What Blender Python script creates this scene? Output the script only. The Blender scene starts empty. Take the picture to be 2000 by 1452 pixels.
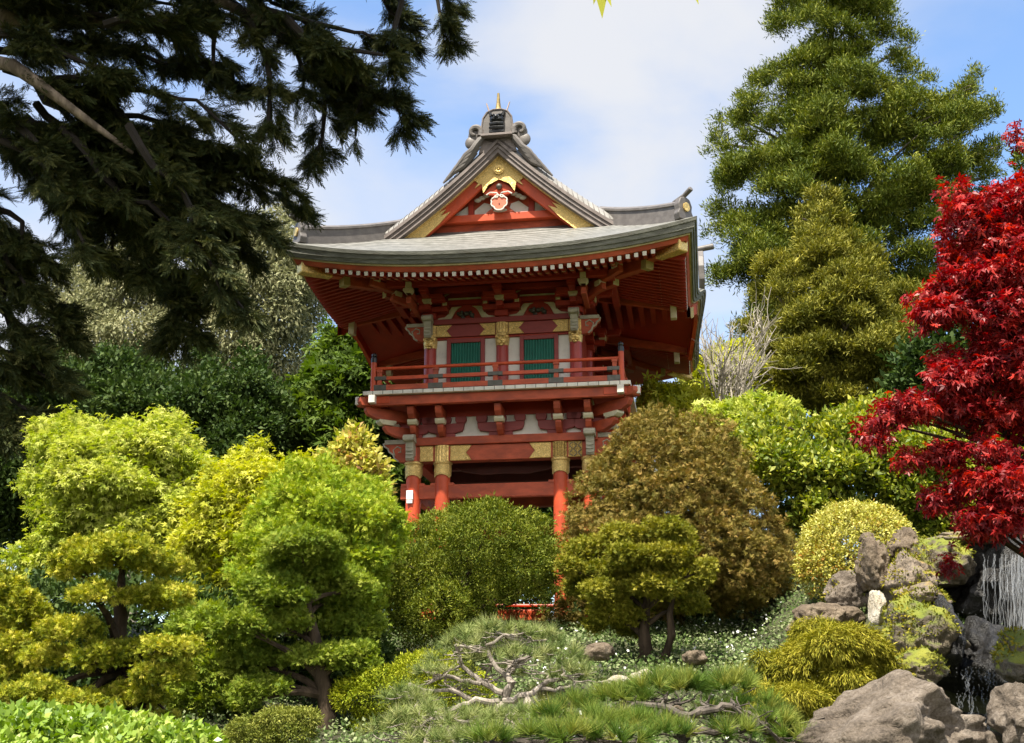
import bpy, math, random
import numpy as np
from math import sin, cos, pi, radians

scene = bpy.context.scene
# ---------------------------------------------------------------- camera
F_PX, PITCH, CZ = 2310.0, radians(16.5), 1.6
cam = bpy.data.objects.new("camera", bpy.data.cameras.new("camera"))
scene.collection.objects.link(cam)
cam.location = (0, 0, CZ)
cam.rotation_euler = (radians(90) + PITCH, 0, 0)
cam.data.sensor_width = 36.0
cam.data.lens = F_PX / 2000.0 * 36.0
cam.data.clip_start, cam.data.clip_end = 0.1, 3000
scene.camera = cam
scene.render.resolution_x, scene.render.resolution_y = 1024, 743

# ---------------------------------------------------------------- light
GA = radians(8.85)                      # yaw of the gate
SUN_AZ = GA + radians(20.0)             # sun: behind the camera, to the left
SUN_EL = radians(65.0)
TO_SUN = (-sin(SUN_AZ) * cos(SUN_EL), -cos(SUN_AZ) * cos(SUN_EL), sin(SUN_EL))
sun = bpy.data.objects.new("sun", bpy.data.lights.new("sun", 'SUN'))
scene.collection.objects.link(sun)
sun.data.energy = 4.7
sun.data.angle = radians(0.5)
sun.data.color = (1.0, 0.93, 0.80)
sun.rotation_euler = (radians(90) - SUN_EL, 0, -SUN_AZ)
sun.location = (-10, -20, 40)

def ray(px, py):
    x = (px - 1000) / F_PX
    y = -(py - 726) / F_PX
    return x, cos(PITCH) - y * sin(PITCH), sin(PITCH) + y * cos(PITCH)

def at(px, py, Y):
    """point seen at photo pixel (px,py), Y metres in front of the camera"""
    r = ray(px, py)
    t = Y / r[1]
    return np.array([r[0] * t, Y, CZ + r[2] * t])

def mpp(px, py, Y):
    r = ray(px, py)
    return Y / r[1] / F_PX

world = bpy.data.worlds.new("World")
scene.world = world
world.use_nodes = True
nt = world.node_tree
nt.nodes.clear()
def wn(t, **k):
    n = nt.nodes.new(t)
    for a, b in k.items():
        setattr(n, a, b)
    return n
out = wn('ShaderNodeOutputWorld')
bg = wn('ShaderNodeBackground')
sky = wn('ShaderNodeTexSky', sky_type='NISHITA', sun_disc=False, sun_elevation=SUN_EL,
         sun_rotation=math.atan2(TO_SUN[0], TO_SUN[1]), altitude=100, air_density=1.0, dust_density=0.6, ozone_density=1.2)
tc = wn('ShaderNodeTexCoord')
mp = wn('ShaderNodeMapping')
mp.inputs['Scale'].default_value = (1.0, 1.0, 1.7)
nt.links.new(tc.outputs['Generated'], mp.inputs['Vector'])
nz = wn('ShaderNodeTexNoise')
nz.inputs['Scale'].default_value = 4.2
nz.inputs['Detail'].default_value = 7
nz.inputs['Roughness'].default_value = 0.5
nz.inputs['Distortion'].default_value = 0.3
nt.links.new(mp.outputs[0], nz.inputs['Vector'])
def wmath(op, a, b, clamp=False):
    n = wn('ShaderNodeMath', operation=op, use_clamp=clamp)
    for i, q in enumerate((a, b)):
        if isinstance(q, (int, float)):
            n.inputs[i].default_value = q
        else:
            nt.links.new(q, n.inputs[i])
    return n.outputs[0]
total = wmath('MULTIPLY', nz.outputs['Fac'], 1.0)
# banks of cloud in given directions of the sky
for px, py, wid, amt in ((1250, 130, 0.24, 0.34), (1180, 330, 0.14, 0.12), (120, 520, 0.26, 0.42), (560, 330, 0.12, 0.13), (1700, 60, 0.2, 0.1), (1130, 20, 0.2, 0.08),
                         (870, 330, 0.1, -0.12), (660, 60, 0.12, -0.05), (1960, 330, 0.16, -0.12)):
    d = np.array(ray(px, py)); d /= np.linalg.norm(d)
    vd = wn('ShaderNodeVectorMath', operation='DISTANCE')
    nt.links.new(tc.outputs['Generated'], vd.inputs[0])
    vd.inputs[1].default_value = d
    mr = wn('ShaderNodeMapRange', interpolation_type='SMOOTHSTEP')
    nt.links.new(vd.outputs['Value'], mr.inputs['Value'])
    mr.inputs['From Min'].default_value = 0
    mr.inputs['From Max'].default_value = wid * 1.6
    mr.inputs['To Min'].default_value = amt
    mr.inputs['To Max'].default_value = 0
    total = wmath('ADD', total, mr.outputs[0])
cm = wn('ShaderNodeMapRange', interpolation_type='SMOOTHSTEP')
nt.links.new(total, cm.inputs['Value'])
cm.inputs['From Min'].default_value = 0.52
cm.inputs['From Max'].default_value = 1.0
cm.inputs['To Min'].default_value = 0.05
cm.inputs['To Max'].default_value = 0.93
mx = wn('ShaderNodeMix', data_type='RGBA')
nt.links.new(cm.outputs[0], mx.inputs[0])
hsv = wn('ShaderNodeHueSaturation')
hsv.inputs['Saturation'].default_value = 1.12
nt.links.new(sky.outputs[0], hsv.inputs['Color'])
nt.links.new(hsv.outputs[0], mx.inputs[6])
mx.inputs[7].default_value = (2.78, 2.80, 2.88, 1)
# bright cloud colour added to the unseen sky behind the camera as fill light
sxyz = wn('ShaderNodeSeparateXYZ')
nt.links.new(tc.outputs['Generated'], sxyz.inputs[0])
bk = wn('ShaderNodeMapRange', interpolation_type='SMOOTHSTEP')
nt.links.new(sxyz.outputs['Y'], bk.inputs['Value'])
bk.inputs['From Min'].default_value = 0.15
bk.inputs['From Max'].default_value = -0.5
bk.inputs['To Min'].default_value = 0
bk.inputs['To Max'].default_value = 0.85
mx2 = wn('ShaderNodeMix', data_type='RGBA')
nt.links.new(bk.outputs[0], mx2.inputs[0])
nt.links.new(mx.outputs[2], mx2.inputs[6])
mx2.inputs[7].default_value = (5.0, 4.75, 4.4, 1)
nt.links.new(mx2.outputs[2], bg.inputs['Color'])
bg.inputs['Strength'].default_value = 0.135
nt.links.new(bg.outputs[0], out.inputs['Surface'])

vs = scene.view_settings
vs.view_transform = 'Standard'
vs.look = 'None'
vs.exposure = 1.22
vs.gamma = 1
vs.use_curve_mapping = False
scene.cycles.use_denoising = True
scene.cycles.max_bounces = 6
scene.cycles.diffuse_bounces = 3
scene.cycles.glossy_bounces = 3
scene.cycles.transmission_bounces = 4
scene.cycles.transparent_max_bounces = 8
scene.cycles.caustics_reflective = False
scene.cycles.caustics_refractive = False

# ---------------------------------------------------------------- helpers
COL = scene.collection
def tag(o, label=None, cat=None, group=None, kind=None):
    if label: o['label'] = label
    if cat: o['category'] = cat
    if group: o['group'] = group
    if kind: o['kind'] = kind
    return o

def empty(name, loc, rz=0.0):
    o = bpy.data.objects.new(name, None)
    COL.objects.link(o)
    o.location = loc
    o.rotation_euler = (0, 0, rz)
    o.empty_display_size = 0.3
    return o

class MB:
    """collects shapes into one mesh"""
    def __init__(s):
        s.v, s.f, s.m = [], [], []
    def add(s, vs_, fs, mi=0):
        b = len(s.v)
        s.v += [tuple(p) for p in vs_]
        s.f += [tuple(i + b for i in f) for f in fs]
        s.m += [mi] * len(fs)
        return s
    def box(s, x0, x1, y0, y1, z0, z1, mi=0):
        v = [(x, y, z) for z in (z0, z1) for y in (y0, y1) for x in (x0, x1)]
        return s.add(v, [(0, 2, 3, 1), (4, 5, 7, 6), (0, 1, 5, 4), (2, 6, 7, 3), (0, 4, 6, 2), (1, 3, 7, 5)], mi)
    def beam(s, p, q, w, h, up=(0, 0, 1), mi=0, endmi=None):
        p, q, up = np.array(p, float), np.array(q, float), np.array(up, float)
        d = q - p; d /= np.linalg.norm(d)
        r = np.cross(d, up); r /= np.linalg.norm(r)
        u = np.cross(r, d)
        v = [a + r * i * w / 2 + u * j * h / 2 for a in (p, q) for i, j in ((-1, -1), (1, -1), (1, 1), (-1, 1))]
        s.add(v, [(0, 1, 5, 4), (1, 2, 6, 5), (2, 3, 7, 6), (3, 0, 4, 7)], mi)
        b = len(s.v) - 8
        s.f += [(b + 3, b + 2, b + 1, b), (b + 4, b + 5, b + 6, b + 7)]
        s.m += [mi if endmi is None else endmi, mi]
        return s
    def prism(s, poly, axis, a, b, mi=0):
        """outline (2D) swept along an axis: 'y' outline is (x,z); 'x' outline is (y,z); 'z' outline is (x,y)"""
        n = len(poly)
        def pt(c, t):
            return {'y': (c[0], t, c[1]), 'x': (t, c[0], c[1]), 'z': (c[0], c[1], t)}[axis]
        v = [pt(c, a) for c in poly] + [pt(c, b) for c in poly]
        f = [tuple(range(n)), tuple(range(2 * n - 1, n - 1, -1))]
        f += [(i, i + n, (i + 1) % n + n, (i + 1) % n) for i in range(n)]
        return s.add(v, f, mi)
    def lathe(s, prof, cx, cy, n=20, mi=0, a0=0, a1=2 * pi):
        full = abs(a1 - a0 - 2 * pi) < 1e-6
        k = n if full else n + 1
        v = [(cx + r * cos(a0 + (a1 - a0) * i / n), cy + r * sin(a0 + (a1 - a0) * i / n), z) for r, z in prof for i in range(k)]
        f = []
        for j in range(len(prof) - 1):
            for i in range(n):
                i2 = (i + 1) % k
                f.append((j * k + i, j * k + i2, (j + 1) * k + i2, (j + 1) * k + i))
        return s.add(v, f, mi)
    def tube(s, path, radii, n=8, mi=0, cap=True):
        P = [np.array(p, float) for p in path]
        if isinstance(radii, (int, float)): radii = [radii] * len(P)
        v = []
        ref = np.array([0.31, 0.17, 0.93])
        for i, p in enumerate(P):
            d = P[min(i + 1, len(P) - 1)] - P[max(i - 1, 0)]
            d /= (np.linalg.norm(d) + 1e-9)
            r = np.cross(d, ref); 
            if np.linalg.norm(r) < 1e-3: r = np.cross(d, (1, 0, 0))
            r /= np.linalg.norm(r); u = np.cross(r, d)
            for k in range(n):
                a = 2 * pi * k / n
                v.append(p + (r * cos(a) + u * sin(a)) * radii[i])
        f = [(i * n + k, i * n + (k + 1) % n, (i + 1) * n + (k + 1) % n, (i + 1) * n + k) for i in range(len(P) - 1) for k in range(n)]
        if cap:
            f += [tuple(range(n - 1, -1, -1)), tuple((len(P) - 1) * n + k for k in range(n))]
        return s.add(v, f, mi)
    def ball(s, c, r, n=10, mi=0):
        if isinstance(r, (int, float)): r = (r, r, r)
        v, f = [], []
        for j in range(n + 1):
            th = pi * j / n
            for i in range(2 * n):
                ph = pi * i / n
                v.append((c[0] + r[0] * sin(th) * cos(ph), c[1] + r[1] * sin(th) * sin(ph), c[2] + r[2] * cos(th)))
        for j in range(n):
            for i in range(2 * n):
                f.append((j * 2 * n + i, (j + 1) * 2 * n + i, (j + 1) * 2 * n + (i + 1) % (2 * n), j * 2 * n + (i + 1) % (2 * n)))
        return s.add(v, f, mi)
    def grid(s, pts, mi=0, closed=False):
        """pts[i][j] grid of points"""
        a, b = len(pts), len(pts[0])
        v = [p for row in pts for p in row]
        f = [(i * b + j, i * b + j + 1, (i + 1) * b + j + 1, (i + 1) * b + j) for i in range(a - 1) for j in range(b - 1)]
        return s.add(v, f, mi)
    def build(s, name, mats, parent=None, smooth=False, bevel=0, loc=None, dz=0.0):
        me = bpy.data.meshes.new(name)
        me.from_pydata([(p[0], p[1], p[2] - dz) for p in s.v], [], s.f)
        if not isinstance(mats, (list, tuple)): mats = [mats]
        for m in mats: me.materials.append(m)
        if len(mats) > 1:
            me.polygons.foreach_set('material_index', s.m)
        import bmesh
        bm = bmesh.new(); bm.from_mesh(me)
        bmesh.ops.recalc_face_normals(bm, faces=bm.faces)
        bm.to_mesh(me); bm.free()
        if smooth:
            me.polygons.foreach_set('use_smooth', [True] * len(me.polygons))
            try: me.set_sharp_from_angle(angle=radians(40))
            except Exception: pass
        o = bpy.data.objects.new(name, me)
        COL.objects.link(o)
        if parent: o.parent = parent
        if loc is not None: o.location = loc
        if bevel:
            md = o.modifiers.new('bevel', 'BEVEL'); md.width = bevel; md.segments = 2; md.limit_method = 'ANGLE'
        return o

def vnoise(p, seed=0):
    """smooth value noise in 3D, numpy; about -1..1"""
    p = np.asarray(p, float) + seed * 17.13
    i = np.floor(p).astype(np.int64); f = p - i
    f = f * f * (3 - 2 * f)
    def h(a):
        n = (a[..., 0] * 374761393 + a[..., 1] * 668265263 + a[..., 2] * 2147483647 + seed * 974711) & 0xffffffff
        n = ((n ^ (n >> 13)) * 1274126177) & 0xffffffff
        n = (n ^ (n >> 16)) & 0xffff
        return n / 32767.5 - 1
    r = 0
    for dx in (0, 1):
        for dy in (0, 1):
            for dz in (0, 1):
                w = (f[..., 0] if dx else 1 - f[..., 0]) * (f[..., 1] if dy else 1 - f[..., 1]) * (f[..., 2] if dz else 1 - f[..., 2])
                r = r + w * h(i + np.array([dx, dy, dz]))
    return r
def fbm(p, oct_=4, seed=0):
    p = np.asarray(p, float); r = 0; a = 1.0
    for k in range(oct_):
        r = r + a * vnoise(p * 2 ** k, seed + k); a *= 0.5
    return r

# ---------------------------------------------------------------- materials
def new_mat(name):
    m = bpy.data.materials.new(name); m.use_nodes = True
    n = m.node_tree.nodes; n.clear()
    o = n.new('ShaderNodeOutputMaterial'); b = n.new('ShaderNodeBsdfPrincipled')
    m.node_tree.links.new(b.outputs[0], o.inputs[0])
    return m, m.node_tree, b, o

def ramp(t, fac, stops):
    r = t.nodes.new('ShaderNodeValToRGB')
    e = r.color_ramp.elements
    while len(e) > 1: e.remove(e[-1])
    e[0].position = stops[0][0]; e[0].color = (*stops[0][1], 1)
    for p, c in stops[1:]:
        q = e.new(p); q.color = (*c, 1)
    t.links.new(fac, r.inputs[0])
    return r.outputs[0]

def surf(name, base, rough=0.6, metal=0.0, var=0.18, scale=3.0, bump=0.15, bscale=40.0, spec=0.4, dirt=None, stretch=(1, 1, 1)):
    """painted / stone / wood surface with worn colour variation and fine bump"""
    m, t, b, o = new_mat(name)
    tcn = t.nodes.new('ShaderNodeTexCoord'); mpn = t.nodes.new('ShaderNodeMapping')
    mpn.inputs['Scale'].default_value = stretch
    t.links.new(tcn.outputs['Object'], mpn.inputs[0])
    n1 = t.nodes.new('ShaderNodeTexNoise'); n1.inputs['Scale'].default_value = scale; n1.inputs['Detail'].default_value = 6; n1.inputs['Roughness'].default_value = 0.6
    t.links.new(mpn.outputs[0], n1.inputs['Vector'])
    lo = tuple(c * (1 - var) for c in base); hi = tuple(min(1, c * (1 + var)) for c in base)
    stops = [(0.3, lo), (0.7, hi)]
    if dirt: stops = [(0.28, dirt), (0.42, lo), (0.7, hi)]
    c = ramp(t, n1.outputs['Fac'], stops)
    t.links.new(c, b.inputs['Base Color'])
    n2 = t.nodes.new('ShaderNodeTexNoise'); n2.inputs['Scale'].default_value = bscale; n2.inputs['Detail'].default_value = 4
    t.links.new(mpn.outputs[0], n2.inputs['Vector'])
    bp = t.nodes.new('ShaderNodeBump'); bp.inputs['Strength'].default_value = bump; bp.inputs['Distance'].default_value = 0.02
    t.links.new(n2.outputs['Fac'], bp.inputs['Height'])
    t.links.new(bp.outputs[0], b.inputs['Normal'])
    b.inputs['Roughness'].default_value = rough
    b.inputs['Metallic'].default_value = metal
    b.inputs['Specular IOR Level'].default_value = spec
    return m

def leafmat(name, stops, trans=0.3, rough=0.6, spec=0.12, tcol=None):
    """leaf: colour from the per-leaf attribute 'tint', partly translucent"""
    m, t, b, o = new_mat(name)
    a = t.nodes.new('ShaderNodeAttribute'); a.attribute_name = 'tint'
    n = len(stops)
    c = ramp(t, a.outputs['Fac'], [(i / (n - 1), s) for i, s in enumerate(stops)])
    t.links.new(c, b.inputs['Base Color'])
    b.inputs['Roughness'].default_value = rough
    b.inputs['Specular IOR Level'].default_value = spec
    tr = t.nodes.new('ShaderNodeBsdfTranslucent')
    hs = t.nodes.new('ShaderNodeHueSaturation'); hs.inputs['Saturation'].default_value = 1.15; hs.inputs['Value'].default_value = 1.25
    t.links.new(c, hs.inputs['Color']); t.links.new(hs.outputs[0], tr.inputs[0])
    mxs = t.nodes.new('ShaderNodeMixShader'); mxs.inputs[0].default_value = trans
    t.links.new(b.outputs[0], mxs.inputs[1]); t.links.new(tr.outputs[0], mxs.inputs[2])
    t.links.new(mxs.outputs[0], o.inputs[0])
    return m
# ================================================================ GATE
ZB = 3.5
GO = at(979, 1000, 25.0)
gate = empty('temple_gate', (GO[0], GO[1], ZB), -GA)
tag(gate, 'two storey vermilion Japanese temple gate with grey curved roof, gold fittings and balcony', 'gate')

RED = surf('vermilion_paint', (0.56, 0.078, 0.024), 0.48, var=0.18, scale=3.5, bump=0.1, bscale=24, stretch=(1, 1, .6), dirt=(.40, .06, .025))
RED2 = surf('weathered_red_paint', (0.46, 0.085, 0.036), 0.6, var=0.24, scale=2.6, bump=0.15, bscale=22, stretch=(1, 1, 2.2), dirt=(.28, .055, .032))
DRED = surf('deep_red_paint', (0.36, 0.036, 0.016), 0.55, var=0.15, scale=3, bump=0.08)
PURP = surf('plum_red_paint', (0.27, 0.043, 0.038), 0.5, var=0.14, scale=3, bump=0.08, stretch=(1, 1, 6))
CREAM = surf('cream_paint', (0.68, 0.62, 0.44), 0.6, var=0.12, scale=6, bump=0.1, dirt=(0.42, 0.39, 0.28))
CREAMD = surf('ochre_cream_paint', (0.48, 0.40, 0.19), 0.6, var=0.14, scale=6, bump=0.1, dirt=(0.3, 0.26, 0.13))
WHITE = surf('white_plaster', (0.80, 0.77, 0.70), 0.8, var=0.07, scale=3, bump=0.15, dirt=(0.6, 0.57, 0.52))
WHITE2 = surf('chalky_white_paint', (0.74, 0.70, 0.62), 0.8, var=0.1, scale=5, bump=0.12, dirt=(0.5, 0.45, 0.4))
GREYCREAM = surf('grey_cream_carving', (0.42, 0.39, 0.30), 0.7, var=0.15, scale=7, bump=0.2, dirt=(0.25, 0.24, 0.18))
GREEN = surf('green_slats', (0.012, 0.15, 0.105), 0.55, var=0.15, scale=4, bump=0.05)
BRONZE = surf('dark_bronze', (0.10, 0.095, 0.08), 0.5, metal=0.3, var=0.25, scale=8, bump=0.1)
BLACK = surf('black_lacquer', (0.015, 0.016, 0.017), 0.28, var=0.2, scale=6, bump=0.2)
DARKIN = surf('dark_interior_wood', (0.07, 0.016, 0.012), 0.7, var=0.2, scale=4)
STONE = surf('pale_base_stone', (0.34, 0.32, 0.28), 0.85, var=0.2, scale=3, bump=0.4)

def goldmat(name, scale, dark=0.5, base=(0.88, 0.62, 0.22)):
    m, t, b, o = new_mat(name)
    tcn = t.nodes.new('ShaderNodeTexCoord')
    v = t.nodes.new('ShaderNodeTexVoronoi'); v.feature = 'DISTANCE_TO_EDGE'; v.inputs['Scale'].default_value = scale
    n = t.nodes.new('ShaderNodeTexNoise'); n.inputs['Scale'].default_value = scale * 0.35; n.inputs['Detail'].default_value = 3; n.inputs['Distortion'].default_value = 2.5
    t.links.new(tcn.outputs['Object'], n.inputs['Vector'])
    mxv = t.nodes.new('ShaderNodeMix'); mxv.data_type = 'VECTOR'; mxv.inputs[0].default_value = 0.12
    t.links.new(tcn.outputs['Object'], mxv.inputs[4]); t.links.new(n.outputs['Color'], mxv.inputs[5])
    t.links.new(mxv.outputs[1], v.inputs['Vector'])
    c = ramp(t, v.outputs['Distance'], [(0.0, tuple(k * dark for k in base)), (0.09, tuple(k * 0.85 for k in base)), (0.16, base)])
    t.links.new(c, b.inputs['Base Color'])
    bp = t.nodes.new('ShaderNodeBump'); bp.inputs['Strength'].default_value = 0.7; bp.inputs['Distance'].default_value = 0.02
    t.links.new(v.outputs['Distance'], bp.inputs['Height']); t.links.new(bp.outputs[0], b.inputs['Normal'])
    b.inputs['Metallic'].default_value = 0.6; b.inputs['Roughness'].default_value = 0.4
    return m
GOLD = goldmat('chased_gold', 26)
GOLDF = goldmat('fine_gold_leaf', 14, 0.6)
GOLDT = goldmat('tarnished_gold', 22, 0.12, (0.55, 0.36, 0.10))

def roofmat(name, lo, hi, course, line):
    """shingle courses: lines at equal distances up the slope (attribute 'course')"""
    m, t, b, o = new_mat(name)
    a = t.nodes.new('ShaderNodeAttribute'); a.attribute_name = 'course'
    dv = t.nodes.new('ShaderNodeMath'); dv.operation = 'DIVIDE'; dv.inputs[1].default_value = course
    t.links.new(a.outputs['Fac'], dv.inputs[0])
    fr = t.nodes.new('ShaderNodeMath'); fr.operation = 'FRACT'; t.links.new(dv.outputs[0], fr.inputs[0])
    tcn = t.nodes.new('ShaderNodeTexCoord')
    n = t.nodes.new('ShaderNodeTexNoise'); n.inputs['Scale'].default_value = 5; n.inputs['Detail'].default_value = 7; n.inputs['Roughness'].default_value = 0.7
    t.links.new(tcn.outputs['Object'], n.inputs['Vector'])
    c1 = ramp(t, n.outputs['Fac'], [(0.3, lo), (0.7, hi)])
    c2 = ramp(t, fr.outputs[0], [(0.0, (line,) * 3), (0.2, (line,) * 3), (0.3, (1, 1, 1)), (1.0, (.82, .82, .82))])
    mu = t.nodes.new('ShaderNodeMix'); mu.data_type = 'RGBA'; mu.blend_type = 'MULTIPLY'; mu.inputs[0].default_value = 1
    t.links.new(c1, mu.inputs[6]); t.links.new(c2, mu.inputs[7])
    t.links.new(mu.outputs[2], b.inputs['Base Color'])
    ad = t.nodes.new('ShaderNodeMath'); ad.operation = 'ADD'
    n3 = t.nodes.new('ShaderNodeTexNoise'); n3.inputs['Scale'].default_value = 60; t.links.new(tcn.outputs['Object'], n3.inputs['Vector'])
    m3 = t.nodes.new('ShaderNodeMath'); m3.operation = 'MULTIPLY'; m3.inputs[1].default_value = 0.4; t.links.new(n3.outputs['Fac'], m3.inputs[0])
    iv = t.nodes.new('ShaderNodeMath'); iv.operation = 'SUBTRACT'; iv.inputs[0].default_value = 1; t.links.new(fr.outputs[0], iv.inputs[1])
    t.links.new(iv.outputs[0], ad.inputs[0]); t.links.new(m3.outputs[0], ad.inputs[1])
    bp = t.nodes.new('ShaderNodeBump'); bp.inputs['Strength'].default_value = 0.5; bp.inputs['Distance'].default_value = 0.02
    t.links.new(ad.outputs[0], bp.inputs['Height']); t.links.new(bp.outputs[0], b.inputs['Normal'])
    b.inputs['Roughness'].default_value = 0.55; b.inputs['Specular IOR Level'].default_value = 0.35
    return m
ROOF = roofmat('grey_roof_shingle', (0.13, 0.13, 0.115), (0.30, 0.295, 0.275), 0.2, 0.3)
BAND = surf('weathered_eave_shingle', (0.19, 0.19, 0.16), 0.7, var=0.28, scale=3, bump=0.5, bscale=20, stretch=(1, 1, 5), dirt=(0.12, 0.11, 0.085))
RIDGE = surf('grey_brown_roof_metal', (0.15, 0.135, 0.125), 0.5, var=0.2, scale=5, bump=0.15, dirt=(0.12, 0.10, 0.09))
VERGEB = surf('brown_verge_boards', (0.20, 0.165, 0.15), 0.55, var=0.2, scale=5, bump=0.15, dirt=(0.13, 0.1, 0.085))

HU, HV, VC, ZE = 4.35, 5.1, 2.9, 11.03       # roof half width, half depth, centre, eave height
def part(b, name, m, parent=gate, **k):
    return b.build(name, m, parent, dz=ZB, **k)
def mprof(s):
    return ZE + 0.5 * s + 0.058 * s * s
def bump(v):
    d = abs(v - VC) / 2.05
    return 0.0 if d >= 1 else 0.62 * (0.5 + 0.5 * cos(pi * d))
def rp(side, lat, s, fall=2.6):
    """roof plan point: side 0 front,1 right,2 back,3 left; lat -1..1; s distance in from the eave -> u,v,upturn"""
    if side in (0, 2):
        e = HU - s; u = lat * e * (1 if side == 0 else -1); v = -2.2 + s if side == 0 else 8.0 - s
    else:
        e = HV - s; v = VC + lat * e * (1 if side == 1 else -1); u = (HU - s) * (1 if side == 1 else -1)
    up = 0.43 * abs(lat) ** 2.4 * max(0, 1 - s / fall) ** 1.4 if s > 0 else 0.43 * abs(lat) ** 2.4
    kb = 0
    if side in (1, 3):
        kb = bump(v)
        u += 0.2 * kb / 0.62 * max(0, 1 - s / 2.2) * (1 if side == 1 else -1)
    return u, v, up, kb

LAT = [sin(pi / 2 * (i / 30 - 1)) for i in range(61)]
LATS = [-1 + i / 50 for i in range(101)]
roof = MB(); course = []
for side in range(4):
    lats = LAT if side in (0, 2) else LATS
    rows = []
    for j in range(18):
        s = 2.45 * j / 17
        row = []
        for l in lats:
            u, v, up, kb = rp(side, l, s)
            row.append((u, v, mprof(s) + up + kb * max(0, 1 - s / 2.2)))
            course.append(s)
        rows.append(row)
    roof.grid(rows)
def with_course(o, vals):
    a = o.data.attributes.new('course', 'FLOAT', 'POINT'); a.data.foreach_set('value', np.array(vals, np.float32))
lower_roof = part(roof, 'roof', ROOF, smooth=True)
with_course(lower_roof, course)

# layered shingle edge, ochre strip and red fascia
def eave(prof, name, m, parent):
    b = MB()
    for side in range(4):
        lats = LAT if side in (0, 2) else LATS
        rows = []
        for s, dz in prof:
            row = []
            for l in lats:
                u, v, up, kb = rp(side, l, s)
                up = 0.43 * abs(l) ** 2.4 * (1 - 0.12 * (dz < -0.1))
                row.append((u, v, ZE + dz + up + kb))
            rows.append(row)
        b.grid(rows)
    return part(b, name, m, parent)
eave([(0.0, 0.002), (-0.03, -0.01), (-0.01, -0.085), (0.015, -0.085), (0.035, -0.165), (0.06, -0.165), (0.085, -0.25), (0.14, -0.252)], 'shingle_edge', BAND, lower_roof)
eave([(0.125, -0.245), (0.125, -0.287), (0.17, -0.289)], 'ochre_strip', CREAMD, lower_roof)
eave([(0.155, -0.283), (0.21, -0.385), (0.32, -0.387)], 'fascia', RED2, lower_roof)
# soffit boards
def soff(s):
    return ZE - 0.38 + (s - 0.3) * 0.285
b = MB()
for side in range(4):
    lats = LAT if side in (0, 2) else LATS
    rows = []
    for j in range(9):
        s = 0.3 + 2.3 * j / 8
        rows.append([(u, v, soff(s) + up + kb * (1 - 0.1 * s)) for u, v, up, kb in (rp(side, l, s) for l in lats)])
    b.grid(rows)
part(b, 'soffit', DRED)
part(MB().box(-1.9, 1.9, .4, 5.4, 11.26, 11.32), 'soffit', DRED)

# rafters
def rafter_mesh(s0, z0, s1, z1, nm):
    b = MB(); b.beam((0, -2.2 + s0, z0), (0, -2.2 + s1, z1), 0.082, 0.088, mi=0, endmi=1)
    return b
def upturn(u, s):
    l = abs(u) / (HU - s)
    return 0.43 * l ** 2.4 * max(0, 1 - s / 2.6) ** 1.4
for s0, z0, s1, z1, n, half, em in ((0.24, 10.592, 0.9, 10.775, 41, 3.46, WHITE2), (0.80, 10.735, 2.5, 11.215, 31, 2.60, CREAM)):
    proto = None
    for i in range(n):
        u = -half + 2 * half * i / (n - 1)
        if proto is None:
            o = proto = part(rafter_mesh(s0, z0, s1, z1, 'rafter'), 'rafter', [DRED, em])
        else:
            o = proto.copy(); COL.objects.link(o); o.parent = gate
        s1c = min(s1, HU - abs(u) - 0.05)
        o.location = (u, 0, upturn(u, s0))
b = MB()
for sgn in (-1, 1):
    for s0, z0, s1, z1 in ((0.24, 10.592, 0.9, 10.775), (0.80, 10.735, 2.55, 11.22)):
        for i in range(60):
            v = VC + (i - 29.5) * 0.155
            d = abs(v - VC)
            if d < 1.55 or d > HV - s0 - 0.45: continue
            lat = d / (HV - s0)
            up = 0.43 * lat ** 2.4 * max(0, 1 - s0 / 2.6) ** 1.4
            se = min(s1, max(s0 + 0.2, HV - d - 0.02)); f = (se - s0) / (s1 - s0)
            lat2 = min(1, d / (HV - se)) if se < HV else 1
            up2 = 0.43 * lat2 ** 2.4 * max(0, 1 - se / 2.6) ** 1.4
            b.beam((sgn * (HU - s0), v, z0 + up + bump(v)), (sgn * (HU - se), v, z0 + (z1 - z0) * f + up2 + bump(v)), 0.08, 0.088, mi=0, endmi=1)
o = part(b, 'side_rafters', [DRED, WHITE2]); tag(o, kind='stuff')
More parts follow.
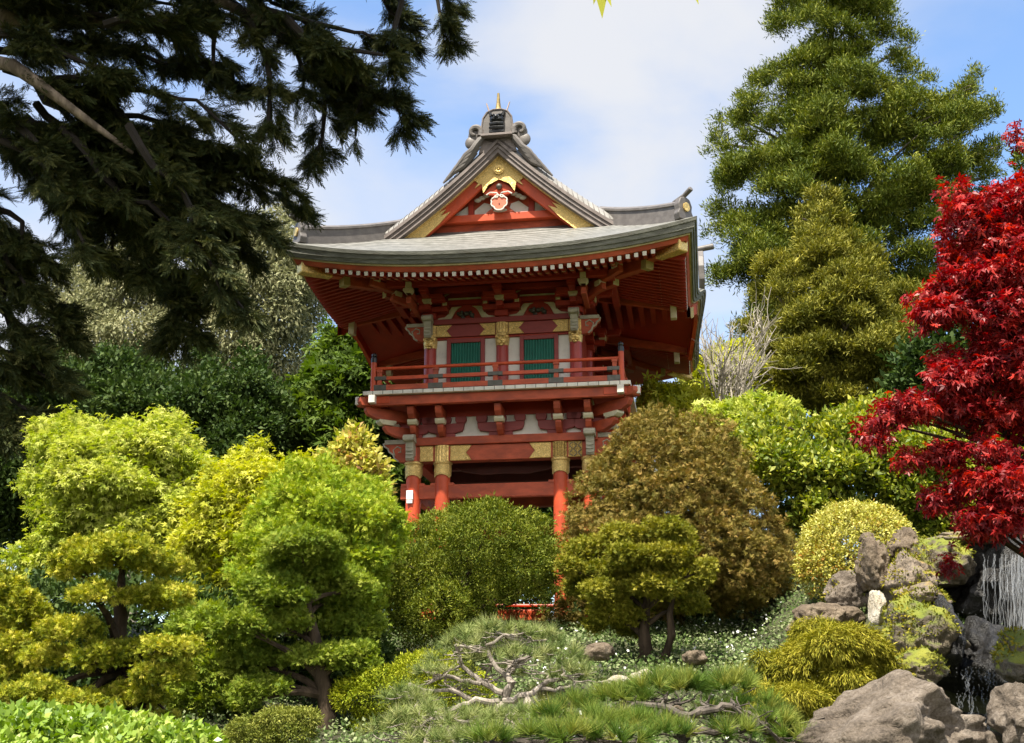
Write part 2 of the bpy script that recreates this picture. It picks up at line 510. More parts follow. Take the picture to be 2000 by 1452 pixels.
# hip rafters with gold caps, under the corners
for su in (-1, 1):
    for sv in (0, 1):
        def hp(s, z):
            return (su * (HU - s), -2.2 + s if sv == 0 else 8.0 - s, z)
        b = MB(); b.beam(hp(0.42, 10.98), hp(2.6, 11.18), 0.2, 0.22)
        hr = part(b, 'hip_rafter', RED2, bevel=.012)
        b = MB(); b.beam(hp(0.26, 10.955), hp(0.62, 10.99), 0.26, 0.27); b.beam(hp(0.55, 10.975), hp(0.8, 10.99), 0.225, 0.24)
        part(b, 'gold_cap', GOLDF, hr, bevel=.03)
        b = MB(); b.beam(hp(1.0, 10.86), hp(2.6, 11.06), 0.2, 0.18)
        hr = part(b, 'hip_rafter', RED2, bevel=.012)
        b = MB(); b.beam(hp(0.985, 10.855), hp(1.10, 10.87), 0.22, 0.2)
        part(b, 'cream_end', CREAMD, hr, bevel=.008)
        b = MB(); b.beam(hp(1.75, 10.80), hp(2.7, 10.86), 0.17, 0.17, mi=0, endmi=1)
        part(b, 'bracket_arm', [RED2, CREAM], bevel=.01)
    # edge beam framing each bay of side rafters, and the raised middle with its own beams
    for v in (VC - 1.62, VC + 1.62):
        b = MB(); b.beam((su * (HU - 0.3), v, 10.72), (su * (HU - 2.5), v, 11.12), 0.1, 0.2, endmi=1)
        part(b, 'eave_beam', [RED2, CREAM], bevel=.01)
    b = MB()
    for k in range(7):
        u = su * (2.15 + 0.28 * k)
        b.box(u - .06, u + .06, VC - 1.5, VC + 1.5, 11.22, 11.38)
    part(b, 'arched_bay_beams', DRED)
    # curved gable boards of the arched bay with gilt plates
    b = MB(); pl = MB()
    rows = [[], [], [], []]
    for i in range(41):
        v = VC - 1.7 + 3.4 * i / 40
        z = ZE - 0.36 + bump(v); uu = HU - 0.2 + 0.2 * bump(v) / 0.62
        for r_, (du, dz) in zip(rows, ((0, 0), (0, -.26), (-.09, -.26), (-.09, 0))):
            r_.append((su * (uu + du), v, z + dz))
    rows.append(rows[0]); b.grid(rows)
    gb = part(b, 'curved_bargeboard', RED)
    for a, c in ((0, 7), (16, 24), (33, 40)):
        g_ = [[(su * (HU - 0.185 + 0.2 * bump(v) / .62), v, ZE - .36 + bump(v) + dz) for v in [VC - 1.7 + 3.4 * i / 40 for i in range(a, c + 1)]] for dz in (-.01, -.27)]
        pl.grid(g_)
    part(pl, 'gilt_plate', GOLD, gb)
    for v in (VC - 1.75, VC + 1.75):
        b = MB(); b.prism([(v - .1, 10.42), (v + .1, 10.42), (v + .13, 10.78), (v - .13, 10.78)], 'x', su * 3.72, su * 3.86)
        part(b, 'cream_pendant', CREAM, gb, bevel=.01)
    # ridge of the arched bay with end tile
    b = MB(); b.tube([(su * 2.3, VC, 12.42), (su * 3.4, VC, 12.3), (su * 4.5, VC, 12.42)], [.16, .16, .16], 10)
    rdg = part(b, 'side_ridge', RIDGE, smooth=True)
    b = MB(); b.prism([(VC - .42, 11.85), (VC - .46, 12.2), (VC - .3, 12.5), (VC - .1, 12.72), (VC + .1, 12.72), (VC + .3, 12.5), (VC + .46, 12.2), (VC + .42, 11.85)], 'x', su * 4.42, su * 4.56)
    b.tube([(su * 4.3, VC, 12.78), (su * 4.82, VC, 12.86)], [.075, .08], 10)
    part(b, 'ridge_end_tile', RIDGE, rdg, bevel=.02)

# ---------------------------------------------------------------- upper roof, gables
GV = 0.15                                   # gable wall plane
def main(u):
    return mprof(HU - abs(u)) + 0.25
US = [-2.9 + 5.8 * i / 56 for i in range(57)]
VS_ = [-0.33 + 6.46 * i / 30 for i in range(31)]
b = MB(); course = []
rows = []
for v in VS_:
    rows.append([(u, v, main(u)) for u in US]); course += [HU - abs(u) for u in US]
b.grid(rows)
n0 = len(b.v)
b.grid([[(u, v, main(u) - 0.14) for u in US] for v in (VS_[0], VS_[-1])]); course += [0] * (len(b.v) - n0)
up_roof = part(b, 'upper_roof', ROOF, smooth=True)
with_course(up_roof, course)
SLATE = surf('pale_verge_shingle', (0.29, 0.28, 0.26), 0.6, var=0.2, scale=4, bump=0.25, dirt=(0.19, 0.18, 0.165))
def verge(sg, front):
    """one sloping verge: pale shingle roll with slat lines, then three stepped brown boards"""
    k = -1 if front else 1
    v0 = -0.33 if front else 6.13
    us = [sg * 2.95 * i / 44 for i in range(45)]
    sec = [(0.42, 0.06), (0.30, 0.10), (0.12, 0.09), (-0.10, 0.02), (-0.26, -0.10), (-0.30, -0.21)]
    b = MB()
    def P_(u, dv, dz):
        return (u, v0 - k * dv if False else v0 + k * -dv, max(main(u) + dz, -99))
    b.grid([[P_(u, dv, dz) for u in us] for dv, dz in sec])
    part(b, 'verge_shingles', SLATE, up_roof, smooth=True)
    sl = MB()
    n = 20
    for i in range(1, n):
        u = sg * (0.42 + 2.3 * i / n)
        pts = []
        for j, (dv, dz) in enumerate(sec):
            uu = u + sg * 0.05 * j * 0.6
            p = P_(uu, dv, dz)
            pts.append((p[0], p[1] + k * 0.004, p[2] + .004))
        sl.tube(pts, 0.011, 4)
    part(sl, 'slat_lines', RIDGE, up_roof)
    b = MB()
    st = [(-0.30, -0.20), (-0.345, -0.21), (-0.345, -0.30), (-0.31, -0.30), (-0.315, -0.40), (-0.28, -0.40), (-0.285, -0.52), (-0.05, -0.54)]
    b.grid([[P_(u, dv, dz) for u in us] for dv, dz in st])
    part(b, 'verge_boards', VERGEB, up_roof)
    # descending ridge beside the verge
    b = MB()
    us2 = [sg * (0.3 + 2.2 * i / 24) for i in range(25)]
    b.grid([[(u, v0 - k * dv, main(u) + dz) for u in us2] for dv, dz in ((.42, -.05), (.42, .16), (.46, .22), (.62, .22), (.66, .16), (.66, -.05))])
    part(b, 'descending_ridge', RIDGE, up_roof)
for front in (True, False):
    for sg in (-1, 1):
        verge(sg, front)

def bandpoly(u0, u1, top, bot, n=16):
    us = [u0 + (u1 - u0) * i / n for i in range(n + 1)]
    return [(u, main(u) + top) for u in us] + [(u, main(u) + bot) for u in reversed(us)]
for front in (True, False):
    def Y(a, c):                                   # depth pair, mirrored for the back gable
        return (a - .22, c - .22) if front else (2 * VC - a + .22, 2 * VC - c + .22)
    gw = MB(); gw.prism([(-2.25, 12.3)] + [(u, main(u) - .4) for u in [-2.25 + 4.5 * i / 30 for i in range(31)]] + [(2.25, 12.3)], 'y', *Y(GV, GV + .1))
    gw = part(gw, 'gable_wall', RED2)
    for sg in (-1, 1):
        b = MB(); b.prism(bandpoly(0.0, sg * 2.5, -.50, -.89), 'y', *Y(-.20, -.10))
        bb = part(b, 'bargeboard', RED, bevel=.01)
        b = MB(); b.prism(bandpoly(0.0, sg * 2.45, -.50, -.565), 'y', *Y(-.26, -.205))
        part(b, 'gilt_edging', GOLD, bb)
        # chevron plate at the peak, swallow-tailed
        b = MB(); b.prism([(0, main(0) - .565), (sg * .56, main(.56) - .565), (sg * .48, main(.56) - .64), (sg * .56, main(.56) - .76), (sg * .40, main(.4) - .80), (sg * .36, main(.4) - 1.04), (sg * .24, main(.3) - .94), (0, main(0) - 1.12)], 'y', *Y(-.235, -.205))
        part(b, 'gilt_plate', GOLD, bb)
        lo = 2.3
        b = MB(); b.prism([(sg * lo, main(lo) - .565), (sg * 1.40, main(1.4) - .565), (sg * 1.22, main(1.22) - .64), (sg * 1.34, main(1.34) - .69), (sg * 1.12, main(1.12) - .79), (sg * 1.38, main(1.38) - .86), (sg * 1.9, main(1.9) - .91), (sg * 2.2, main(2.2) - .9)], 'y', *Y(-.235, -.205))
        part(b, 'gilt_plate', GOLD, bb)
        # white plaster panels and posts in the gable
        b = MB(); b.prism([(sg * .14, 12.70), (sg * .62, 12.70), (sg * .62, 12.86), (sg * .40, 13.04), (sg * .22, 12.98)], 'y', *Y(GV - .02, GV + .02))
        b.prism([(sg * .76, 12.70), (sg * 1.2, 12.70), (sg * .78, 12.98)], 'y', *Y(GV - .02, GV + .02))
        part(b, 'white_panel', WHITE, gw)
        b = MB(); b.box(sg * .64, sg * .76, *sorted(Y(GV - .07, GV - .01)), 12.6, 13.1)
        part(b, 'gable_post', DRED, gw)
        # cloud carving beside the pendant
        b = MB()
        for k in range(5):
            b.ball((sg * (.12 + .1 * k), Y(-.02, 0)[0], 13.26 - .055 * k), (.085, .05, .05), 6)
        part(b, 'cloud_carving', GREYCREAM, gw, smooth=True)
    b = MB(); b.box(-1.5, 1.5, *sorted(Y(-.02, .13)), 12.52, 12.70)
    part(b, 'gable_beam', RED, gw, bevel=.012)
    b = MB(); b.prism([(-.34, 12.705), (.34, 12.705), (.2, 12.82), (.1, 12.92), (.08, 13.1), (-.08, 13.1), (-.1, 12.92), (-.2, 12.82)], 'y', *Y(-.03, .1))
    part(b, 'gable_strut', RED2, gw, bevel=.012)
    b = MB(); b.ball((0, Y(-.03, 0)[0], 12.76), (.16, .03, .05), 8)
    part(b, 'carved_boss', GREYCREAM, gw, smooth=True)
    # pendant (gegyo): red board with white scrolling rim
    b = MB(); b.prism([(0, 13.50), (.36, 13.14), (.2, 13.08), (0, 13.0), (-.2, 13.08), (-.36, 13.14)], 'y', *Y(-.16, -.11))
    pend = part(b, 'gable_pendant', RED)
    outl = []
    for i in range(41):
        a = -pi / 2 + 2 * pi * i / 40
        r_ = 1 + .13 * abs(sin(a * 4))
        outl.append((.17 * r_ * cos(a), 12.90 + .15 * r_ * sin(a) - (.05 * (1 - abs(cos(a))) if sin(a) < 0 else 0)))
    b = MB(); b.prism(outl[:-1], 'y', *Y(-.18, -.13)); part(b, 'pendant_leaf', surf('pale_vermilion', (.62, .17, .10), .5), pend)
    b = MB(); b.tube([(x, Y(-.185, 0)[0], z) for x, z in outl], .016, 6)
    for sg in (-1, 1):
        b.tube([(sg * (.1 + .11 * t * cos(a)) , Y(-.19, 0)[0], 13.03 + .07 * t * sin(a)) for t, a in ((1.9, .4), (1.8, 1.0), (1.3, 1.9), (.9, 2.7), (.6, 3.7), (.3, 4.6))], .016, 6)
    part(b, 'white_scroll', WHITE, pend)
    b = MB()
    b.ball((0, Y(-.185, 0)[0], 12.85), (.012, .01, .03), 6)
    part(b, 'scroll_eye', BLACK, pend)
    b = MB(); b.ball((0, Y(-.2, 0)[0], 13.27), (.07, .06, .07), 8); part(b, 'pendant_boss', BRONZE, pend, smooth=True)
    b = MB()
    b.lathe([(0.001, 0), (.115, 0), (.115, .03), (.001, .03)], 0, 0, 20)
    for k in range(10):
        a = 2 * pi * k / 10
        b.ball((.06 * cos(a), .06 * sin(a), .035), (.034, .034, .02), 5)
    b.ball((0, 0, .04), .03, 5)
    b.v = [(x, (Y(-.25, 0)[0] - z if front else Y(-.25, 0)[0] + z), 13.66 + y) for x, y, z in b.v]
    part(b, 'gilt_flower', GOLDF, pend, smooth=True)

# ---------------------------------------------------------------- ridges and ornaments
b = MB(); b.prism([(-.2, 14.25), (-.2, 14.6), (-.24, 14.6), (-.24, 14.68), (-.15, 14.78), (.15, 14.78), (.24, 14.68), (.24, 14.6), (.2, 14.6), (.2, 14.25)], 'y', -.55, 6.35)
ridge = part(b, 'main_ridge', RIDGE)
for front in (True, False):
    k = -1 if front else 1
    yb = -.60 if front else 6.40
    def Yb(a): return yb + k * a
    plate = [(-.30, 14.40), (-.36, 14.62), (-.33, 14.86), (-.24, 15.0), (-.1, 15.06), (.1, 15.06), (.24, 15.0), (.33, 14.86), (.36, 14.62), (.30, 14.40)]
    b = MB(); b.prism(plate, 'y', Yb(0), Yb(.12))
    oni = part(b, 'ridge_end_plate', RIDGE, ridge, bevel=.02)
    b = MB(); b.tube([(x, Yb(.12), z) for x, z in plate], .022, 6)
    b.box(-.36, .36, *sorted((Yb(.0), Yb(.24))), 14.36, 14.41)
    part(b, 'plate_rim', VERGEB, ridge)
    b = MB(); b.prism([(-.36, 14.37), (.36, 14.37), (.44, main(.44) - .12), (.3, main(.3) - .22), (0, main(0) - .2), (-.3, main(.3) - .22), (-.44, main(.44) - .12)], 'y', Yb(-.2), Yb(.06))
    part(b, 'ridge_saddle', VERGEB, ridge, bevel=.015)
    # black goblin mask
    b = MB()
    b.ball((0, Yb(.16), 14.78), (.17, .12, .13), 8); b.ball((0, Yb(.26), 14.80), (.06, .06, .05), 6)
    for sg in (-1, 1):
        b.ball((sg * .09, Yb(.25), 14.86), (.045, .03, .035), 6)
        b.tube([(sg * .13, Yb(.14), 14.88), (sg * .16, Yb(.15), 14.97), (sg * .19, Yb(.15), 15.02)], [.05, .03, .004], 6)
        b.tube([(sg * .03, Yb(.27), 14.74), (sg * .10, Yb(.25), 14.75), (sg * .15, Yb(.2), 14.80)], [.02, .025, .01], 6)
    b.box(-.17, .17, *sorted((Yb(.12), Yb(.22))), 14.44, 14.50)
    b.tube([(-.16, Yb(.2), 14.56), (0, Yb(.25), 14.545), (.16, Yb(.2), 14.56)], .04, 8)
    b.tube([(-.15, Yb(.2), 14.65), (0, Yb(.26), 14.635), (.15, Yb(.2), 14.65)], .045, 8)
    part(b, 'black_mask', BLACK, ridge, smooth=True)
    for sg in (-1, 1):                              # scroll fins
        b = MB()
        sp = []
        for i in range(26):
            a = -0.6 + 5.6 * i / 25; r_ = .19 - .15 * i / 25
            sp.append((sg * (.53 - r_ * cos(a) * .9), Yb(.08), 14.53 + r_ * sin(a)))
        b.tube(sp, [.085 - .05 * i / 25 for i in range(26)], 8)
        for k2 in range(4):
            off = .15 - .062 * k2
            us_ = [.30 + .06 * k2 + (.62 + .05 * k2) * i / 7 for i in range(8)]
            b.tube([(sg * u_, Yb(.10 - .02 * k2), main(u_) + off * (1 - .55 * i / 7) + .03 * sin(i * 1.6)) for i, u_ in enumerate(us_)], [.04, .075, .085, .08, .07, .06, .045, .02], 8)
        b.ball((sg * .53, Yb(.02), 14.48), (.16, .06, .2), 8); b.ball((sg * .62, Yb(.03), 14.3), (.14, .06, .16), 8)
        part(b, 'scroll_fin', RIDGE, ridge, smooth=True)
    b = MB(); b.lathe([(.13, 15.03), (.10, 15.10), (.065, 15.18), (.045, 15.32), (.034, 15.45), (.028, 15.56), (.001, 15.57)], 0, Yb(-.04), 12)
    part(b, 'gilt_finial', surf('old_gilt', (.26, .19, .07), .6, .4, var=.4, scale=12), ridge, smooth=True)
    for sg in (-1, 1):
        b = MB(); b.tube([(sg * .18, Yb(0), 15.0), (sg * .24, Yb(0), 15.2), (sg * .27, Yb(0), 15.3)], [.02, .018, .014], 6)
        part(b, 'prong', surf('pale_copper', (.4, .3, .25), .5), ridge, smooth=True)
for su in (-1, 1):                                  # hip ridges to the four corners
    for sv in (0, 1):
        path = []
        for i in range(17):
            s = 2.02 - 1.72 * i / 16
            u, v, up, kb = rp(0, 1, s)
            path.append((su * u, v if sv == 0 else 2 * VC - v, mprof(s) + up))
        path = [np.array(p) for p in path]
        b = MB()
        n_ = np.array((1, 1, 0)) * np.array((su * -1, -1 if sv else 1, 0)) / math.sqrt(2)
        lat = np.array((-n_[1], n_[0], 0))
        sec = [(.17, -.1), (.17, .06), (.12, .06), (.12, .26), (.15, .27), (.15, .32), (.07, .38), (-.07, .38), (-.15, .32), (-.15, .27), (-.12, .26), (-.12, .06), (-.17, .06), (-.17, -.1)]
        b.grid([[p + lat * a + np.array((0, 0, z + .05 * (1 - abs(2 * i / 16 - 1)) * 0)) for i, p in enumerate(path)] for a, z in sec])
        hr = part(b, 'hip_ridge', RIDGE)
        e = path[-1]; fw = -n_
        b = MB()
        oc = [(-.17, -.08), (-.21, .05), (-.17, .14), (-.19, .26), (-.13, .40), (0, .45), (.13, .40), (.19, .26), (.17, .14), (.21, .05), (.17, -.08)]
        q = [e + lat * a + np.array((0, 0, z)) for a, z in oc]; q2 = [p + fw * .16 for p in q]
        m_ = len(q)
        b.add(q + q2, [tuple(range(m_)), tuple(range(2 * m_ - 1, m_ - 1, -1))] + [(i, (i + 1) % m_, (i + 1) % m_ + m_, i + m_) for i in range(m_)])
        b.tube([e + np.array((0, 0, .42)) - fw * .2, e + fw * .12 + np.array((0, 0, .47)), e + fw * .34 + np.array((0, 0, .56))], [.05, .055, .06], 8)
        part(b, 'hip_end_tile', RIDGE, hr, bevel=.02)
        b = MB(); c = e + fw * .165 + np.array((0, 0, .2))
        ring = [c + lat * .085 * cos(2 * pi * i / 16) + np.array((0, 0, .1 * sin(2 * pi * i / 16))) for i in range(16)]
        b.add(ring + [p + fw * .03 for p in ring], [tuple(range(16)), tuple(range(31, 15, -1))] + [(i, (i + 1) % 16, (i + 1) % 16 + 16, i + 16) for i in range(16)])
        part(b, 'gilt_crest', GOLDF, hr)

# ---------------------------------------------------------------- lower storey
part(MB().box(-2.6, 2.6, -.6, 6.4, 3.0, 3.62), 'stone_base', STONE, bevel=.03)
def capital(u, v, r, z0, z1, parent, fl=None):
    b = MB(); n = 24
    pr = [(r + .02, z1), (r + .045, z1 - .02), (r + .045, z1 - .06), (r + .025, z1 - .08), (r + .03, (z0 + z1) / 2)]
    v_, f_ = [], []
    for j, (rr, z) in enumerate(pr + [(r + .022, None)]):
        for i in range(n):
            a = 2 * pi * i / n
            zz = z if z is not None else z0 + .07 * abs(sin(a * 3 / 2 + pi / 4)) ** .7
            v_.append((u + rr * cos(a), v + rr * sin(a), zz))
    for j in range(len(pr)):
        for i in range(n):
            f_.append((j * n + i, j * n + (i + 1) % n, (j + 1) * n + (i + 1) % n, (j + 1) * n + i))
    b.add(v_, f_)
    part(b, 'gold_capital', GOLD, parent, smooth=True)
    if fl:
        b = MB(); n = 40
        z0, z1 = fl
        prof = [(0, z0), (0, z1)]
        v_ = [(u + (r + .035 + (.012 if i % 2 else 0)) * cos(2 * pi * i / n), v + (r + .035 + (.012 if i % 2 else 0)) * sin(2 * pi * i / n), z) for z in (z0, z1) for i in range(n)]
        b.add(v_, [(i, (i + 1) % n, (i + 1) % n + n, i + n) for i in range(n)])
        return part(b, 'fluted_band', GOLDT if u > 1 else GOLDF, parent)
for v in (0, VC, 2 * VC):
    for u in (-1.93, -1.285, 1.285, 1.93):
        if v == VC and abs(u) < 1.5: continue
        b = MB(); b.lathe([(.001, 3.6), (.2, 3.6), (.2, 3.7), (.165, 3.74), (.162, 7.0), (.15, 7.5), (.001, 7.5)], u, v, 28)
        c = part(b, 'column', RED, smooth=True)
        if v == 0:
            capital(u, v, .162, 6.64, 7.02, c, (7.0, 7.345) if abs(u) < 1.5 else None)
for v in (0, 2 * VC):
    b = MB(); b.box(-2.2, 2.2, v - .075, v + .075, 6.2, 6.5)
    for u in (-1.93, -1.285, 1.285, 1.93):
        b.box(u - .26, u + .26, v - .083, v + .083, 6.47, 6.54)
    part(b, 'tie_beam', RED2, bevel=.012)
    part(MB().box(-2.02, 2.02, v - .13, v + .13, 7.0, 7.34), 'head_beam', RED2, bevel=.012)
    part(MB().box(-2.1, 2.1, v - .19, v + .19, 7.352, 7.53), 'wall_plate', RED2, bevel=.015)
for u in (-1.93, 1.93):
    part(MB().box(u - .075, u + .075, .15, 5.65, 6.2, 6.5), 'tie_beam', RED2, bevel=.012)
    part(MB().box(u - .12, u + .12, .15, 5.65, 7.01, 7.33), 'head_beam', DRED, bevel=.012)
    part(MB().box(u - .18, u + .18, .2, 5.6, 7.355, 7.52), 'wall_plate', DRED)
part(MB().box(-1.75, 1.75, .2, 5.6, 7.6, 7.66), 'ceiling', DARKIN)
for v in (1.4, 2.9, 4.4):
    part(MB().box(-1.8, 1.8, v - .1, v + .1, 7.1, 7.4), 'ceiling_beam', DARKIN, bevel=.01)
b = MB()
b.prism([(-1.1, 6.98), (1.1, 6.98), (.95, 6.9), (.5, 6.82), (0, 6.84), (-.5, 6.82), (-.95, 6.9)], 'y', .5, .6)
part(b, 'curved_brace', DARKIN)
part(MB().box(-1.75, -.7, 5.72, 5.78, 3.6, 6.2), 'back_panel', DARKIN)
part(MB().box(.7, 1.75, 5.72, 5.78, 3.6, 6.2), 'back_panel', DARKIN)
# gilt plates on the head beam
def plate(u0, u1, z0, z1, v, fish=0, m=GOLD, parent=gate, name='gilt_plate'):
    d = .09
    if fish > 0: p = [(u0, z0), (u1 + d * .3, z0), (u1 - d * .6, (z0 * 2 + z1) / 3), (u1 - d * 1.1, (z0 + z1) / 2), (u1 - d * .6, (z0 + z1 * 2) / 3), (u1 + d * .3, z1), (u0, z1)]
    elif fish < 0: p = [(u1, z1), (u0 - d * .3, z1), (u0 + d * .6, (z0 + z1 * 2) / 3), (u0 + d * 1.1, (z0 + z1) / 2), (u0 + d * .6, (z0 * 2 + z1) / 3), (u0 - d * .3, z0), (u1, z0)]
    else: p = [(u0, z0), (u1, z0), (u1, z1), (u0, z1)]
    b = MB(); b.prism(p, 'y', v - .012, v)
    o = part(b, name, m, parent)
    r_ = MB(); r_.tube([(x, v - .014, z) for x, z in p + [p[0]]], .009, 4)
    part(r_, 'plate_rim', GOLDF, o)
    # interlocking key pattern
    k = MB(); w = u1 - u0; rs = random.Random(int(u0 * 100))
    n = max(3, int(w / .085))
    for i in range(n):
        for j in range(4):
            cx = u0 + w * (i + .5) / n + .0; cz = z0 + (z1 - z0) * (j + .5) / 4
            if fish > 0 and cx > u1 - .12 or fish < 0 and cx < u0 + .12: continue
            sgn = 1 if (i + j) % 2 else -1
            k.beam((cx - .032, v - .018, cz - .032 * sgn), (cx + .032, v - .018, cz + .032 * sgn), .014, .014, up=(0, 1, 0))
    part(k, 'key_pattern', GOLDF if m is not GOLDT else BRONZE, o)
    return o
V1 = -.133
plate(-1.76, -1.48, 7.01, 7.335, V1, 0)
plate(-1.09, -.66, 7.01, 7.335, V1, 1)
plate(.66, 1.09, 7.01, 7.335, V1, -1)
plate(1.48, 1.76, 7.01, 7.335, V1, 0, GOLDT)
# trunk-shaped beam noses
def nose(u, v, z0, z1, w, ln, dirv=None, m=GREYCREAM):
    """elephant-trunk nose pointing out of the facade; profile in (y,z)"""
    h = z1 - z0
    pr = [(0, z1 - .02), (-ln * .5, z1), (-ln * .85, z1 - .03), (-ln, z1 - h * .16), (-ln * .97, z1 - h * .27), (-ln * .72, z1 - h * .30),
          (-ln * .66, z1 - h * .5), (-ln * .62, z1 - h * .7), (-ln * .62, z0 + .02), (-ln * .52, z0), (-ln * .38, z0 + h * .06), (-ln * .3, z0 + h * .3), (0, z0 + h * .2)]
    b = MB(); b.prism([(v + a, z) for a, z in pr], 'x', u - w / 2, u + w / 2)
    b.prism([(v + a * 1.03, z + .012) for a, z in pr[1:6]] + [(v - .1, z1 - .16)], 'x', u - w / 2 - .035, u + w / 2 + .035)
    for k in range(4):
        zz = z0 + h * (.12 + .14 * k)
        b.tube([(u - w / 2, v - ln * .65, zz), (u, v - ln * .68, zz - .02), (u + w / 2, v - ln * .65, zz)], .014, 6)
    return part(b, 'beam_nose', m, bevel=.015)
def side_nose(sg, u, v, z0, z1, ln):
    h = z1 - z0
    out_ = [(0, z1), (ln * .9, z1 + .01), (ln, z1 - h * .1), (ln * .97, z1 - h * .24), (ln * .82, z1 - h * .36), (ln * .78, z1 - h * .5), (ln * .62, z1 - h * .62), (ln * .56, z1 - h * .8), (ln * .4, z0 + .03), (0, z0)]
    b = MB(); b.prism([(u + sg * a, z) for a, z in out_], 'y', v - .09, v + .09)
    o = part(b, 'side_nose', RED2, bevel=.01)
    b = MB(); b.tube([(u + sg * a, v - .095, z) for a, z in out_[2:9]], .022, 6)
    b.box(*sorted((u, u + sg * ln * .95)), v - .12, v + .12, z1 - h * .16, z1 + .015)
    cx, cz = u + sg * ln * .42, z1 - h * .46
    b.tube([(cx + sg * r_ * cos(a), v - .095, cz + r_ * sin(a)) for r_, a in ((.13, -.9), (.12, .2), (.1, 1.3), (.08, 2.4), (.06, 3.6), (.03, 4.8))], .018, 6)
    part(b, 'scroll_rim', GREYCREAM, o, bevel=.01)
for sg in (-1, 1):
    nose(sg * 1.95, -.1, 6.99, 7.56, .17, .42)
    side_nose(sg, sg * 2.02, 0, 7.0, 7.5, .58)
b = MB(); b.box(-2.04, -1.89, -.2, -.165, 6.17, 6.37).box(-2.03, -1.90, -.2, -.17, 6.09, 6.16)
part(b, 'light_box', surf('white_plastic', (.82, .82, .8), .4), bevel=.008)

# bracket zone under the balcony
part(MB().box(-2.0, 2.0, -.02, .06, 7.53, 8.3), 'plaster_frieze', WHITE)
for su in (-1, 1):
    part(MB().box(su * 1.96 - .04, su * 1.96 + .04, .07, 5.7, 7.53, 8.3), 'plaster_frieze', WHITE)
part(MB().box(-1.97, 1.97, -.06, -.022, 8.0, 8.29), 'frieze_band', DRED)
def cross(u, w=1.0):
    """stepped red wall bracket, flat against the frieze"""
    b = MB()
    b.box(u - .26 * w, u + .26 * w, -.10, -.021, 7.532, 7.64)
    b.prism([(u - .5 * w, 7.72), (u - .46 * w, 7.66), (u - .2, 7.62), (u + .2, 7.62), (u + .46 * w, 7.66), (u + .5 * w, 7.72), (u + .52 * w, 7.84), (u - .52 * w, 7.84)], 'y', -.12, -.021)
    for k in (-1, 0, 1):
        c = u + k * .42 * w
        b.prism([(c - .12, 7.90), (c - .09, 7.842), (c + .09, 7.842), (c + .12, 7.90), (c + .12, 7.99), (c - .12, 7.99)], 'y', -.13, -.021)
    part(b, 'wall_bracket', PURP, bevel=.01)
for u, w in ((-1.9, .62), (-1.22, .8), (0, 1), (1.22, .8), (1.9, .62)):
    cross(u, w)
def arm(name, u0, v0, du, dv, parent=gate):
    """projecting two-step bracket arm from the frieze towards (du,dv)"""
    d = np.array((du, dv, 0.0)); d /= np.linalg.norm(d); r_ = np.array((-d[1], d[0], 0))
    L = math.hypot(du, dv)
    def pr(b, outl, hw, mi=0):
        q = []
        for sgn in (-1, 1):
            q += [np.array((u0, v0, 0)) + d * a * L + r_ * sgn * hw + np.array((0, 0, z)) for a, z in outl]
        n = len(outl)
        b.add(q, [tuple(range(n)), tuple(range(2 * n - 1, n - 1, -1))] + [(i, (i + 1) % n, (i + 1) % n + n, i + n) for i in range(n)], mi)
    b = MB()
    pr(b, [(0, 7.52), (.3, 7.53), (.48, 7.60), (.55, 7.70), (.55, 7.76), (0, 7.76)], .065)
    pr(b, [(0, 7.86), (.72, 7.88), (.86, 7.95), (.9, 8.04), (.9, 8.12), (0, 8.12)], .07)
    pr(b, [(.82, 8.12), (1.0, 8.12), (1.04, 8.2), (1.04, 8.30), (.76, 8.30), (.76, 8.2)], .125)
    o = part(b, name, RED2 if dv else RED, parent, bevel=.012)
    c = MB()
    pr(c, [(.40, 7.765), (.60, 7.765), (.66, 7.82), (.66, 7.875), (.34, 7.875), (.34, 7.82)], .105)
    part(c, 'cream_block', CREAM, o, bevel=.01)
for u in (-1.88, -1.27, 0.02, 1.29, 1.93):
    arm('bracket_arm', u, -.02, 0, -.74)
for su in (-1, 1):
    arm('bracket_arm', su * 1.98, -.02, su * .98, -.8)
    for v in (0, .7, VC, 5.1, 5.8):
        arm('bracket_arm', su * 2.0, v, su * .74, 0)

# balcony
b = MB(); b.box(-2.72, 2.72, -.82, -.66, 8.12, 8.33); b.box(-2.72, -2.56, -.65, 6.45, 8.12, 8.33); b.box(2.56, 2.72, -.65, 6.45, 8.12, 8.33); b.box(-2.55, 2.55, 6.3, 6.45, 8.12, 8.33)
balc = part(b, 'balcony_frame', RED2, bevel=.012)
b = MB(); b.box(-2.87, 2.87, -.93, 6.7, 8.335, 8.42)
n_ = 26
dk = part(b, 'balcony_deck', WHITE2, bevel=.008)
part(MB().box(-2.55, 2.55, -.66, 6.3, 8.29, 8.33), 'deck_soffit', DRED)
b = MB()
for i in range(1, 26):
    u = -2.87 + 5.74 * i / 26
    b.box(u - .006, u + .006, -.934, -.92, 8.34, 8.421)
part(b, 'board_joint', BRONZE, dk)
for su in (-1, 1):
    for sv in (0, 1):
        k = -1 if sv == 0 else 1; vv = -.76 if sv == 0 else 6.38
        b = MB(); b.beam((su * 3.06, vv, 8.24), (su * 2.3, vv, 8.24), .15, .16, mi=0, endmi=1)
        b.box(*sorted((su * 3.062, su * 2.98)), vv - .08, vv + .08, 8.155, 8.325, 1)
        part(b, 'joist_end', [RED, WHITE2], bevel=.008)
        b = MB(); b.beam((su * 2.66, vv + k * .22, 8.235), (su * 2.66, vv - k * .3, 8.235), .14, .17, mi=1, endmi=1)
        part(b, 'joist_end', [RED, WHITE2], bevel=.008)
RV = -.80
